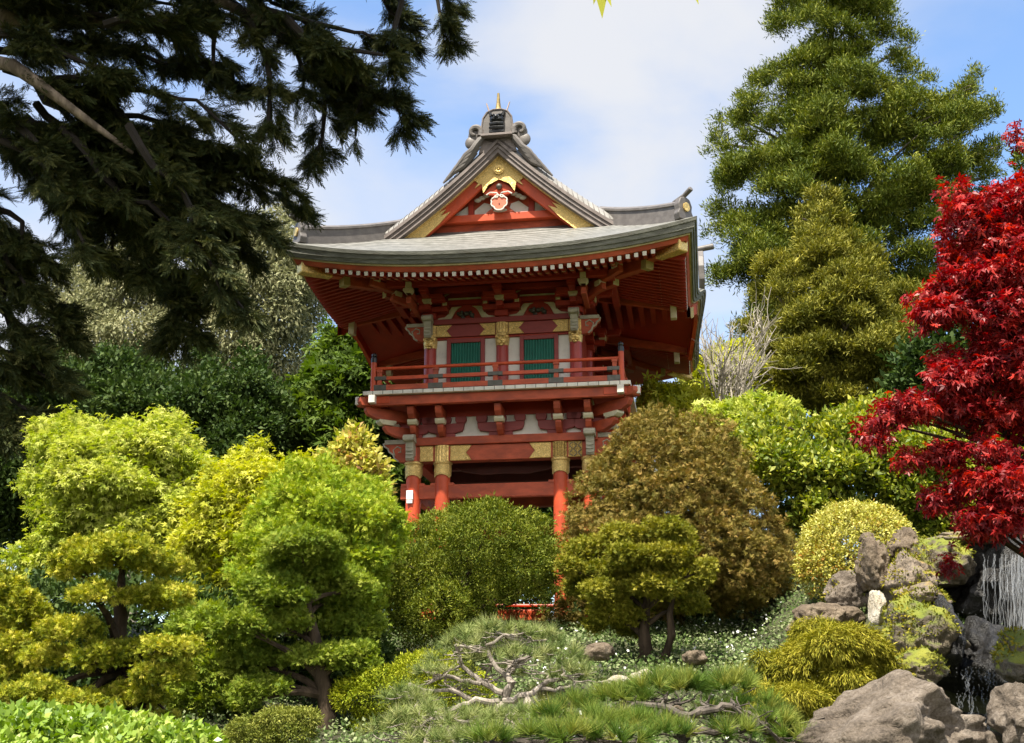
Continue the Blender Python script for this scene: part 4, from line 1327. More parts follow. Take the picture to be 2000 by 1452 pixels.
M_AZA = leafmat('variegated_azalea', [(0.36, 0.144, 0.036), (0.408, 0.408, 0.072), (0.696, 0.66, 0.24)], .25)
M_SHRUB = leafmat('bright_shrub_leaf', [(.06, .11, .014), (.20, .25, .03), (.52, .50, .08)], .3, .45, .25)
M_RED = leafmat('red_maple_leaf', [(.10, .008, .013), (.31, .017, .018), (.58, .055, .036)], .32, .42, .3)
M_CON = leafmat('tall_conifer', [(.042, .070, .011), (.115, .148, .02), (.28, .29, .045)], .15)
M_CON2 = leafmat('yellowish_conifer', [(.065, .08, .012), (.17, .17, .024), (.38, .34, .055)], .15)
M_CYP = leafmat('dark_cypress', [(.028, .040, .014), (.050, .064, .020), (.10, .10, .03)], .1)
M_EUC = leafmat('eucalyptus_leaf', [(.13, .145, .07), (.25, .255, .13), (.43, .41, .23)], .2)
M_DARK = leafmat('dark_evergreen', [(.022, .045, .011), (.05, .085, .02), (.10, .14, .035)], .2)
M_MID = leafmat('mid_green_maple', [(.04, .075, .012), (.085, .135, .02), (.17, .225, .04)], .28)
M_COVER = leafmat('ground_cover_leaf', [(.05, .09, .022), (.12, .18, .05), (.34, .38, .20)], .2)
M_PETAL = surf('white_petal', (.8, .8, .76), .7, var=.05)
M_MOSS = leafmat('moss', [(.09, .11, .012), (.19, .20, .02), (.34, .28, .03)], .1)

def shrub(name, label, cat, base, lobes, mat, T, n, per, size, seed, bark=BARK, stem=None, nb=8, r_b=.02, crumb=0, frac=.42, **k):
    rng = np.random.default_rng(seed)
    big = lobes
    if crumb: lobes = crumble(lobes, crumb, frac, rng)
    root = plant(name, base, label, cat)
    L = Leaves(); tufts(L, lobes, T, n, per, size, rng, **k)
    L.build('foliage', mat, root)
    lob = np.asarray(big)
    if stem is None:
        top = lob[:, :3].mean(0); stem = [(np.array(base) - (0, 0, .2), .06), (np.array(base) * .5 + top * .5, .05), (top, .03)]
    trunk(root, stem, lob, bark, rng, nb, r_b)
    return root
def gbase(px, Y, dx=0):
    x = at(px, 1400, Y)[0] + dx
    return np.array((x, Y, gz(x, Y)))
def tree(name, label, px, Y, lobes, mat, T, n, per, size, seed, bark=BARK, r=.18, nb=22, r_b=.05, topfrac=.9, cat='tree', crumb=0, frac=.42, **k):
    rng = np.random.default_rng(seed)
    base = gbase(px, Y); lob = np.asarray(lobes)
    root = plant(name, base, label, cat)
    L = Leaves(); tufts(L, crumble(lob, crumb, frac, rng) if crumb else lob, T, n, per, size, rng, **k); L.build('crown', mat, root)
    zt = lob[:, 2].max(); cx = lob[:, 0].mean()
    top = np.array((cx, lob[:, 1].mean(), base[2] + (zt - base[2]) * topfrac)); mid = base * .45 + top * .55 + np.array((rng.normal() * .2, 0, 0))
    trunk(root, [(base - (0, 0, .3), r), (base * .8 + mid * .2, r * .85), (mid, r * .6), (top, r * .15)], lob, bark, rng, nb, r_b)
    return root
R_ = np.random.default_rng

# ---------------------------------------------------------------- far and middle trees on the left
tree('eucalyptus_tree', 'rounded greyish eucalyptus far behind the dark trees, left of the two', 250, 62,
     np.vstack([polylobes([(90, 570), (120, 530), (165, 525), (180, 495), (240, 470), (300, 485), (345, 520), (380, 600), (370, 680), (300, 760), (150, 760), (90, 680)], 62, 5, 36, 40, R_(1), .6), sprigs([(90, 570), (120, 530), (165, 525), (180, 495), (240, 470), (300, 485), (345, 520), (380, 600), (370, 680), (300, 760), (150, 760), (90, 680)], 62, 30, 22, R_(252))]),
     M_EUC, LEAFN, 6000, 6, .30, 1, BARKP, .35, 26, .10, tuft_r=.5, up=-.1, droop=.6, thick=.5, bottom=.8, inner=.3)
tree('eucalyptus_tree', 'tall pale eucalyptus with open branching crown behind the left end of the roof', 510, 60,
     np.vstack([polylobes([(380, 560), (420, 480), (470, 445), (520, 430), (560, 415), (605, 425), (625, 500), (640, 600), (610, 690), (570, 780), (450, 820), (380, 720)], 60, 5, 38, 46, R_(2), .6), sprigs([(380, 560), (420, 480), (470, 445), (520, 430), (560, 415), (605, 425), (625, 500), (640, 600), (610, 690), (570, 780), (450, 820), (380, 720)], 60, 34, 22, R_(256))]),
     M_EUC, LEAFN, 7000, 6, .30, 2, BARKP, .35, 34, .10, tuft_r=.5, up=-.1, droop=.6, thick=.5, bottom=.8, inner=.3)
tree('evergreen_tree', 'dark evergreen at the far left edge under the cypress boughs', 40, 34,
     np.vstack([polylobes([(-60, 800), (20, 740), (80, 700), (150, 720), (200, 800), (210, 950), (180, 1060), (-60, 1080)], 34, 3, 60, 30, R_(3)), sprigs([(-60, 800), (20, 740), (80, 700), (150, 720), (200, 800), (210, 950), (180, 1060), (-60, 1080)], 34, 24, 26, R_(250))]), M_DARK, LEAF, 9000, 8, .17, 3, crumb=4, tuft_r=.28, nb=10)
tree('evergreen_tree', 'dark leafy evergreen below the left eucalyptus', 230, 36,
     np.vstack([polylobes([(90, 800), (130, 730), (190, 700), (240, 690), (290, 710), (330, 740), (350, 800), (340, 940), (250, 1000), (120, 1000)], 36, 3, 55, 34, R_(4)), sprigs([(90, 800), (130, 730), (190, 700), (240, 690), (290, 710), (330, 740), (350, 800), (340, 940), (250, 1000), (120, 1000)], 36, 24, 24, R_(248))]), M_DARK, LEAF, 11000, 8, .17, 4, crumb=4, tuft_r=.28, nb=10)
tree('evergreen_tree', 'dark open evergreen with upright shoots below the pale eucalyptus', 420, 35,
     np.vstack([polylobes([(300, 900), (320, 770), (370, 740), (400, 690), (440, 750), (480, 700), (520, 740), (560, 780), (570, 900), (520, 980), (350, 980)], 35, 3, 50, 40, R_(5)), sprigs([(300, 900), (320, 770), (370, 740), (400, 690), (440, 750), (480, 700), (520, 740), (560, 780), (570, 900), (520, 980), (350, 980)], 35, 30, 24, R_(254))]), M_DARK, LEAF, 11000, 8, .16, 5, crumb=4, tuft_r=.28, nb=14)
tree('maple_tree', 'mid green maple behind the left side of the gate', 640, 37,
     np.vstack([polylobes([(500, 900), (540, 830), (590, 760), (640, 680), (680, 610), (730, 640), (780, 700), (820, 800), (830, 980), (720, 1010), (560, 980)], 37, 3, 50, 55, R_(6), flat=.4), sprigs([(500, 900), (540, 830), (590, 760), (640, 680), (680, 610), (730, 640), (780, 700), (820, 800), (830, 980), (720, 1010), (560, 980)], 37, 30, 22, R_(252))]), M_MID, STAR, 9000, 5, .30, 6, tuft_r=.3, up=.2, droop=.3, nb=16)
tree('evergreen_tree', 'dark evergreen seen through the legs of the gate', 1000, 44,
     polylobes([(740, 830), (850, 780), (1000, 760), (1150, 780), (1260, 830), (1280, 1150), (740, 1150)], 44, 3, 80, 40, R_(7)), M_DARK, LEAF, 5000, 8, .36, 7, tuft_r=.4, nb=8)
# ---------------------------------------------------------------- right background
CP = [(1510, -20), (1492, 60), (1512, 110), (1455, 150), (1430, 230), (1400, 270), (1385, 310), (1402, 380), (1380, 420), (1392, 500), (1372, 550), (1440, 610), (1450, 720), (1500, 800), (1600, 820), (1700, 790), (1800, 720), (1850, 620), (1900, 480), (1950, 340), (1952, 240), (1940, 185), (1885, 150), (1830, 155), (1795, 165), (1785, 90), (1745, 50), (1735, -20), (1690, -130), (1640, -60), (1560, -140)]
tree('cryptomeria_tree', 'tall full conifer with two leaders rising behind the red maple', 1620, 42,
     np.vstack([np.vstack([polylobes(CP, 42, 4.2, 38, 210, R_(8), .5, .3), sprigs(CP, 42, 46, 16, R_(262))]), [lobe(1900, 240, 42, 42, 36), lobe(1925, 300, 42, 28, 26), lobe(1540, 20, 42, 40, 50), lobe(1690, -20, 42, 45, 50), lobe(1890, 330, 42, 40, 40)]]),
     M_CON, T_leaf(.22), 52000, 16, .175, 8, BARKG, .45, 40, .10, crumb=6, frac=.5, tuft_r=.24, up=.95, spread=.5, thick=.3, wob=.3, inner=.12, bottom=.12)
tree('conifer_tree', 'shorter yellowish conifer in front of the tall conifer', 1620, 37,
     np.vstack([polylobes([(1440, 740), (1462, 650), (1500, 610), (1488, 555), (1545, 510), (1555, 450), (1605, 395), (1640, 430), (1672, 500), (1725, 515), (1738, 590), (1800, 600), (1838, 700), (1790, 800), (1640, 830), (1480, 810)], 37, 3.2, 36, 80, R_(9), .5), sprigs([(1440, 740), (1462, 650), (1500, 610), (1488, 555), (1545, 510), (1555, 450), (1605, 395), (1640, 430), (1672, 500), (1725, 515), (1738, 590), (1800, 600), (1838, 700), (1790, 800), (1640, 830), (1480, 810)], 37, 50, 30, R_(242))]), M_CON2, T_leaf(.22), 28000, 16, .16, 9, BARKG, .3, 22, .07, crumb=6, frac=.55, tuft_r=.2, up=.9, spread=.5, wob=.35, thick=.3, inner=.1, bottom=.12)
tree('evergreen_tree', 'green conifer at the right edge behind the red maple', 2010, 46,
     polylobes([(1955, 420), (1985, 300), (2050, 220), (2120, 400), (2120, 900), (1955, 900)], 46, 3, 50, 24, R_(10)), M_CON, T_leaf(.22), 7000, 12, .28, 10, tuft_r=.4, nb=8, up=.6)
tree('evergreen_tree', 'dark evergreen filling the gap between conifers and red maple', 1880, 32,
     polylobes([(1740, 720), (1800, 620), (1900, 560), (2080, 560), (2080, 1080), (1740, 1060)], 32, 2, 60, 36, R_(11)), M_DARK, LEAF, 5500, 8, .24, 11, tuft_r=.3, nb=8)
tree('maple_tree', 'yellow-green maple behind the right corner of the roof', 1400, 36,
     polylobes([(1330, 800), (1345, 720), (1390, 680), (1440, 670), (1490, 710), (1510, 790), (1480, 880), (1360, 880)], 36, 2, 34, 34, R_(12), .45), M_YEL, STAR, 4200, 5, .24, 12, tuft_r=.25, droop=.3, nb=10)
tree('maple_tree', 'yellow-green maple beside the right end of the balcony', 1300, 30,
     polylobes([(1235, 830), (1245, 765), (1290, 745), (1340, 760), (1400, 790), (1480, 800), (1500, 900), (1300, 900)], 30, 1.5, 34, 34, R_(13), .45), M_YEL, STAR, 4200, 5, .18, 13, tuft_r=.2, droop=.3, nb=10)
# bare grey shrub
def bare():
    rng = R_(14); base = gbase(1395, 29)
    root = plant('bare_shrub', base, 'leafless pale grey shrub with fine upright twigs beside the roof corner', 'shrub')
    b = MB(); P0 = at(1395, 850, 29)
    b.tube([base - (0, 0, .2), P0], [.1, .07], 7)
    for i in range(26):
        e = at(rng.uniform(1378, 1510), rng.uniform(610, 700), 29 + rng.uniform(-1.2, 1.2)); s = P0 + rng.normal(size=3) * .15 + np.array((rng.uniform(-.1, .4), 0, 0))
        q, r = limb(s, e, .032, .007, .02, rng, 8, .12); b.tube(q, r, 5)
        for k in range(7):
            j = rng.integers(3, 8); d = unit(e - s) + rng.normal(size=3) * .45; f = q[j] + d * rng.uniform(.3, .75)
            q2, r2 = limb(q[j], f, .016, .006, .03, rng, 4, .15); b.tube(q2, r2, 4)
            for _ in range(3):
                jj = rng.integers(1, 5); f2 = q2[jj] + (unit(d) + rng.normal(size=3) * .6) * rng.uniform(.12, .3)
                b.tube([q2[jj], f2], [.007, .004], 3)
    o = b.build('branches', surf('bleached_twig', (.33, .295, .24), .9, var=.25), root, smooth=True); o.location = -np.array(root.location)
bare()

# ---------------------------------------------------------------- middle distance, right
shrub('shrub', 'bright green glossy shrub bank between bronze bush and red maple', 'shrub', gbase(1650, 20),
      np.vstack([polylobes([(1430, 900), (1450, 840), (1500, 815), (1560, 835), (1640, 800), (1720, 785), (1800, 820), (1900, 850), (2060, 840), (2060, 1090), (1850, 1090), (1700, 1040), (1560, 1090), (1500, 1040), (1470, 960)], 20, 1.8, 52, 56, R_(15), .7), sprigs([(1430, 900), (1450, 840), (1500, 815), (1560, 835), (1640, 800), (1720, 785), (1800, 820), (1900, 850), (2060, 840), (2060, 1090), (1850, 1090), (1700, 1040), (1560, 1090), (1500, 1040), (1470, 960)], 20, 34, 18, R_(252))]), M_SHRUB, LEAF, 13000, 10, .10, 15, crumb=5, frac=.5, tuft_r=.13, up=.7, wob=.35, nb=20)
shrub('shrub', 'yellow-green feathery shrub rising between the bronze bush and the roof corner', 'shrub', gbase(1420, 23),
      polylobes([(1330, 900), (1350, 800), (1440, 780), (1540, 780), (1580, 850), (1500, 930), (1400, 930)], 23, 1, 40, 26, R_(16), .7), M_LIME, STAR, 2600, 6, .13, 16, tuft_r=.14)
BR = [(1112, 1020), (1140, 930), (1180, 890), (1225, 825), (1310, 787), (1390, 810), (1445, 870), (1485, 950), (1535, 1010), (1565, 1080), (1568, 1150), (1525, 1205), (1440, 1225), (1350, 1220), (1250, 1240), (1150, 1190), (1112, 1110)]
shrub('bronze_bush', 'big rounded bronze-brown cypress bush hiding the right foot of the gate', 'bush', gbase(1340, 17.6),
      np.vstack([np.vstack([polylobes(BR, 17.6, 1.9, 62, 62, R_(17), .8, .3), sprigs(BR, 17.6, 26, 16, R_(242))]), [lobe(1340, 1010, 18.1, 130, 140, 1.0), lobe(1128, 1120, 17.3, 34, 50), lobe(1120, 1190, 17.2, 44, 44), lobe(1135, 1225, 17.2, 50, 34), lobe(1122, 1050, 17.4, 24, 40), lobe(1085, 1220, 17.4, 30, 34)]]), M_BROWN, FAN, 26000, 9, .05, 17, crumb=7, tuft_r=.06, up=.35, spread=.75, wob=.3, thick=.3, nb=30, inner=.08)
shrub('azalea_bush', 'clipped round yellow variegated azalea with orange tips beside the rocks', 'bush', gbase(1665, 14.8),
      [lobe(1668, 1075, 14.8, 108, 92, .6), lobe(1640, 1115, 14.7, 82, 72, .5), lobe(1700, 1060, 14.9, 85, 72, .5)], M_AZA, LEAF, 5200, 9, .042, 18, tuft_r=.05, up=.2, wob=.06, spread=.9, thick=.12)
# ---------------------------------------------------------------- middle distance, centre and left
YW = [(742, 1120), (770, 1060), (810, 1020), (870, 1000), (950, 978), (1020, 990), (1075, 1025), (1092, 1090), (1088, 1170), (1060, 1200), (1000, 1195), (950, 1215), (890, 1270), (820, 1290), (755, 1270), (742, 1200)]
shrub('yew_bush', 'large rounded olive green clipped yew in front of the gate columns', 'bush', gbase(910, 17),
      np.vstack([np.vstack([polylobes(YW, 17, 1.3, 58, 40, R_(19), .8, .3), sprigs(YW, 17, 20, 14, R_(234))]), [lobe(910, 1110, 17.5, 90, 80, .7), lobe(1078, 1110, 17, 26, 46), lobe(1075, 1145, 16.9, 24, 26), lobe(1085, 1060, 17.1, 18, 22)]]), M_YEW, LEAFN, 26000, 10, .048, 19, crumb=8, frac=.5, tuft_r=.06, up=.6, spread=.55, wob=.22, nb=22, thick=.22)
shrub('maple_tree', 'lime green Japanese maple, tallest of the light maples on the left', 'tree', gbase(230, 16.4),
      np.vstack([polylobes([(60, 910), (80, 840), (150, 825), (240, 840), (300, 812), (350, 830), (385, 890), (425, 930), (440, 1020), (410, 1100), (330, 1130), (200, 1110), (100, 1140), (20, 1160), (20, 1060), (70, 1000), (50, 950)], 16.4, 1.5, 48, 46, R_(20), .34), sprigs([(60, 910), (80, 840), (150, 825), (240, 840), (300, 812), (350, 830), (385, 890), (425, 930), (440, 1020), (410, 1100), (330, 1130), (200, 1110), (100, 1140), (20, 1160), (20, 1060), (70, 1000), (50, 950)], 16.4, 40, 17, R_(257))]), M_LIME, STAR, 13000, 7, .066, 20, tuft_r=.13, up=.25, droop=.35, nup=1.1, nb=26, r_b=.03, wob=.25)
shrub('maple_tree', 'yellow-green Japanese maple spreading between lime maple and cypress', 'tree', gbase(480, 15.6),
      np.vstack([polylobes([(340, 1060), (360, 980), (400, 930), (470, 870), (520, 900), (580, 905), (640, 930), (680, 1000), (660, 1100), (560, 1160), (480, 1180), (430, 1260), (380, 1230), (360, 1130)], 15.6, 1.3, 46, 40, R_(21), .34), sprigs([(340, 1060), (360, 980), (400, 930), (470, 870), (520, 900), (580, 905), (640, 930), (680, 1000), (660, 1100), (560, 1160), (480, 1180), (430, 1260), (380, 1230), (360, 1130)], 15.6, 30, 16, R_(246))]), M_YEL, STAR, 11500, 7, .062, 21, tuft_r=.12, up=.25, droop=.35, nup=1.1, nb=22, r_b=.03, wob=.25)
shrub('shrub', 'pink tipped yellow-leaved shrub beside the left gate column', 'shrub', gbase(695, 19),
      [lobe(690, 880, 19, 28, 28), lobe(655, 915, 19, 34, 30), lobe(715, 925, 19, 32, 34), lobe(722, 985, 19, 36, 46), lobe(690, 1000, 19.2, 50, 50), lobe(700, 850, 19, 14, 14)], leafmat('pink_tipped_leaf', [(.10, .16, .014), (.32, .36, .04), (.58, .54, .13), (.62, .56, .16), (.6, .30, .18)], .3), LEAF, 1500, 8, .12, 22, tuft_r=.14, up=.6)
shrub('cypress_tree', 'golden green feathery cypress left of the yew and gate', 'tree', gbase(640, 14.4),
      np.vstack([polylobes([(450, 1140), (480, 1040), (520, 960), (560, 910), (630, 900), (680, 920), (740, 960), (790, 990), (785, 1060), (750, 1110), (740, 1230), (640, 1240), (500, 1230)], 14.4, 1.2, 48, 56, R_(23), .7), sprigs([(450, 1140), (480, 1040), (520, 960), (560, 910), (630, 900), (680, 920), (740, 960), (790, 990), (785, 1060), (750, 1110), (740, 1230), (640, 1240), (500, 1230)], 14.4, 34, 15, R_(249))]), M_CYPG, FAN, 22000, 8, .05, 23, crumb=5, tuft_r=.08, up=.7, spread=.6, nb=20, wob=.3)
# cloud-pruned golden cypress
GP = [(235, 1092, 125, 46), (145, 1112, 55, 38), (325, 1112, 48, 36), (235, 1068, 70, 26), (300, 1168, 84, 40), (185, 1166, 60, 34), (130, 1230, 72, 42), (95, 1285, 66, 40), (180, 1290, 60, 36), (250, 1275, 80, 36), (335, 1270, 60, 40), (60, 1360, 100, 40), (250, 1365, 100, 36), (320, 1320, 66, 34), (300, 1410, 60, 22), (160, 1380, 70, 34), (110, 1420, 90, 26)]
b0 = gbase(235, 11.4)
shrub('topiary_tree', 'golden cloud-pruned cypress with stacked domed pads behind the hedge', 'topiary', b0,
      [lobe(x, y, 11.4 + (-.35 if y > 1150 else 0) + .25 * ((i * 7) % 5 - 2) / 2, rx, ry * .68, rx * .0046) for i, (x, y, rx, ry) in enumerate(GP)], M_GOLD, FAN, 17000, 8, .036, 24, crumb=6, frac=.34, tuft_r=.04, up=.35, spread=.8, bottom=.06, wob=.2, thick=.35, nb=14, r_b=.025,
      stem=[(b0 - (0, 0, .2), .12), (at(238, 1330, 11.5), .10), (at(232, 1250, 11.5), .085), (at(236, 1160, 11.4), .05), (at(240, 1100, 11.4), .02)], cull=.85)
b0 = gbase(10, 11.8)
shrub('topiary_tree', 'golden cloud-pruned cypress cut off by the left frame edge', 'topiary', b0,
      [lobe(x, y, 11.8, rx, ry) for x, y, rx, ry in [(40, 1200, 56, 44), (-10, 1150, 60, 40), (30, 1265, 70, 42), (-50, 1220, 60, 50), (10, 1320, 80, 36), (-60, 1300, 60, 50)]], M_GOLD, FAN, 6500, 8, .036, 25, crumb=7, frac=.36, tuft_r=.04, up=.35, spread=.8, bottom=.2, wob=.2, thick=.35)
b0 = gbase(640, 12.6)
shrub('topiary_tree', 'green pad-pruned cypress with a stout forked trunk in the left foreground', 'topiary', b0,
      [lobe(x, y, 12.6 + .3 * ((i * 3) % 5 - 2) / 2, rx, ry * .72) for i, (x, y, rx, ry) in enumerate([(590, 1075, 90, 42), (600, 1130, 110, 48), (540, 1165, 95, 42), (640, 1170, 70, 40), (620, 1288, 96, 40), (480, 1225, 66, 44), (500, 1290, 70, 44), (500, 1345, 74, 36), (690, 1225, 60, 44), (690, 1290, 62, 40), (470, 1375, 34, 24), (700, 1150, 50, 40), (560, 1220, 60, 34)])], M_GRN, FAN, 19000, 8, .036, 26, crumb=6, frac=.36, tuft_r=.05, up=.35, spread=.75, bottom=.08, wob=.22, thick=.35, nb=12, r_b=.03,
      stem=[(b0 - (0, 0, .2), .12), (at(640, 1400, 12.6), .09), (at(634, 1345, 12.6), .08), (at(622, 1290, 12.6), .07), (at(600, 1200, 12.6), .06), (at(595, 1110, 12.6), .03)])
shrub('dark_shrub', 'dark green shrub in the shade between the gold and green topiaries', 'shrub', gbase(405, 13.2),
      polylobes([(340, 1240), (380, 1170), (440, 1190), (470, 1260), (470, 1420), (350, 1440), (330, 1340)], 13.2, .6, 46, 20, R_(27)), M_GRN, FAN, 2600, 8, .07, 27, tuft_r=.09, up=.4)
shrub('dark_shrub', 'dark evergreen undergrowth behind the gold topiary', 'shrub', gbase(180, 14.5),
      polylobes([(-60, 1180), (80, 1120), (260, 1110), (440, 1150), (640, 1180), (760, 1230), (760, 1440), (-60, 1440)], 14.5, .7, 70, 50, R_(28)), M_DARK, LEAF, 6500, 9, .08, 28, tuft_r=.1, nb=12)
shrub('hedge', 'glossy lime green clipped hedge across the bottom left corner', 'hedge', gbase(150, 6.8),
      [lobe(x, y, 6.8 + d, 80, 46, .5) for x, y, d in ((-60, 1440, 0), (30, 1442, .1), (110, 1446, -.1), (190, 1450, .1), (270, 1462, 0), (350, 1478, .1), (60, 1500, -.5), (200, 1510, -.5), (330, 1530, -.5))], M_HEDGE, LEAFW, 4200, 8, .05, 29, tuft_r=.05, up=.7, spread=.8, wob=.1, cull=.75)
shrub('clipped_juniper', 'small dull green juniper clipped into low cushions beneath the green topiary', 'shrub', gbase(530, 10.4),
      [lobe(x, y, 10.4, rx, ry) for x, y, rx, ry in ((545, 1408, 46, 22), (485, 1424, 38, 20), (570, 1434, 48, 24), (510, 1445, 44, 22), (440, 1450, 40, 18), (590, 1405, 36, 18))], M_CLIP, LEAFN, 2600, 9, .028, 30, tuft_r=.03, up=.4, spread=.8, wob=.08, thick=.15)
shrub('mound_bush', 'low golden green mounded bush left of the grey pine', 'bush', gbase(740, 12.6),
      [lobe(x, y, 12.6, rx, ry) for x, y, rx, ry in ((745, 1352, 80, 46), (830, 1310, 62, 34), (690, 1362, 44, 36), (800, 1360, 70, 44), (880, 1300, 40, 24), (730, 1420, 46, 34), (840, 1400, 60, 40), (900, 1350, 60, 50))], M_MOUND, LEAFN, 4800, 9, .036, 31, tuft_r=.04, up=.4, spread=.75, wob=.1, thick=.2)
b0 = gbase(1268, 14.2)
b0[2] = at(1268, 1305, 14.2)[2] - .02
shrub('cypress_tree', 'small olive gold cypress with twin curved trunks on the flowering bank', 'tree', b0,
      [lobe(x, y, 14.2 + .4 * ((i * 3) % 5 - 2) / 2, rx, ry) for i, (x, y, rx, ry) in enumerate([(1262, 1090, 84, 24), (1190, 1118, 70, 22), (1315, 1085, 50, 22), (1335, 1135, 52, 22), (1195, 1200, 66, 20), (1275, 1140, 66, 22), (1145, 1075, 40, 24), (1215, 1045, 56, 20), (1135, 1150, 44, 20), (1340, 1178, 46, 16), (1300, 1035, 46, 20), (1232, 1235, 34, 14), (1180, 1160, 50, 18), (1240, 1180, 44, 16), (1120, 1110, 34, 18), (1375, 1110, 30, 16), (1160, 1225, 30, 12), (1330, 1050, 36, 16)])], M_OLIVE, FAN, 16000, 8, .036, 32, crumb=4, frac=.5, tuft_r=.055, up=.3, spread=.75, bottom=.35, wob=.25, thick=.4, nb=12, r_b=.022,
      stem=[(b0 - (0, 0, .15), .10), (at(1262, 1270, 14.2), .085), (at(1258, 1225, 14.2), .06), (at(1265, 1160, 14.2), .04), (at(1262, 1090, 14.2), .02)])
cy = bpy.data.objects[-1] if False else None
b = MB(); q = [at(1275, 1302, 14.2), at(1300, 1280, 14.15), at(1312, 1240, 14.1), at(1308, 1200, 14.1), at(1318, 1150, 14.1)]
b.tube(q, [.06, .055, .05, .04, .02], 9)
tw = [o for o in COL.objects if o.get('label', '').startswith('small olive gold cypress')][0]
o = b.build('side_trunk', BARK, tw, smooth=True); o.location = -np.array(tw.location)
shrub('thread_bush', 'low rounded thread-leaf golden cypress mound above the big boulder', 'bush', gbase(1600, 11.2),
      [lobe(x, y, 11.2 + d, rx, ry) for x, y, rx, ry, d in ((1612, 1298, 150, 80, 0), (1700, 1318, 84, 66, .05), (1530, 1310, 62, 54, 0), (1560, 1372, 112, 48, -.35), (1660, 1360, 90, 40, -.2), (1500, 1400, 60, 40, -.4), (1600, 1420, 80, 40, -.4))], M_THREAD, T_leaf(.14, .02), 11000, 12, .052, 33, crumb=4, frac=.35, tuft_r=.035, up=.15, droop=.9, spread=.4, wob=.12, thick=.2)

shrub('dark_shrub', 'dark leafy undergrowth behind the yew at the left gate columns', 'shrub', gbase(740, 19.5),
      polylobes([(640, 1020), (720, 990), (800, 1040), (900, 1060), (1060, 1120), (1060, 1240), (640, 1260)], 19.5, .6, 60, 22, R_(34)), M_DARK, LEAF, 3200, 9, .10, 34, tuft_r=.12, nb=8)
shrub('dark_shrub', 'dark leafy undergrowth behind the foot of the bronze bush', 'shrub', gbase(1330, 19.2),
      polylobes([(1110, 1160), (1240, 1080), (1420, 1060), (1620, 1060), (1660, 1200), (1560, 1240), (1110, 1260)], 19.2, .6, 60, 26, R_(35)), M_DARK, LEAF, 3600, 9, .10, 35, tuft_r=.12, nb=8)
# ---------------------------------------------------------------- red maple, foreground right
def red_maple():
    rng = R_(40); Y = 9.6; base = gbase(2120, Y); base[2] = gz(base[0], Y)
    root = plant('red_maple', base, 'crimson Japanese maple reaching in from the right frame edge', 'tree')
    up_ = [(1826, 385), (1860, 350), (1910, 368), (1960, 350), (2040, 330), (2160, 300), (2200, 820), (1900, 850), (1800, 840), (1745, 835), (1690, 865), (1668, 850), (1720, 775), (1790, 740), (1822, 700), (1805, 660), (1768, 640), (1772, 580), (1830, 540), (1852, 470), (1825, 450)]
    low = [(1690, 868), (1800, 870), (1900, 840), (2160, 800), (2160, 1110), (1960, 1090), (1870, 1060), (1850, 1125), (1835, 1080), (1865, 1000), (1800, 1015), (1785, 965), (1850, 930), (1760, 925)]
    A = polylobes(up_, Y, .9, 42, 100, rng, .28, .5); B = polylobes(low, Y - .1, .7, 36, 34, rng, .26, .4)
    tips = np.array([lobe(1985, 258, Y, 22, 14), lobe(1995, 275, Y, 20, 12), lobe(1690, 850, Y, 22, 14), lobe(1780, 590, Y, 20, 14), lobe(1838, 370, Y, 20, 14), lobe(1850, 1100, Y, 16, 20), lobe(1720, 860, Y, 30, 16), lobe(1840, 470, Y, 22, 14)])
    L = Leaves()
    tufts(L, np.vstack([A, tips]), T_star(.25), 7600, 4, .058, rng, tuft_r=.07, up=.1, droop=.7, nup=1.0, spread=.7, thick=.8, bottom=.9, inner=.2, cull=0, wob=.2)
    tufts(L, B, T_star(.25), 1700, 4, .057, rng, tuft_r=.07, up=.1, droop=.8, nup=1.0, spread=.7, thick=.8, bottom=.9, inner=.2, cull=0, wob=.2)
    L.build('crown', M_RED, root)
    lob = np.vstack([A, B, tips]); top = at(2080, 420, Y)
    trunk(root, [(base - (0, 0, .3), .13), (at(2100, 1000, Y), .10), (at(2070, 760, Y), .075), (top, .03)], lob, BARK, rng, 46, .014, frac=(.2, .95))
red_maple()

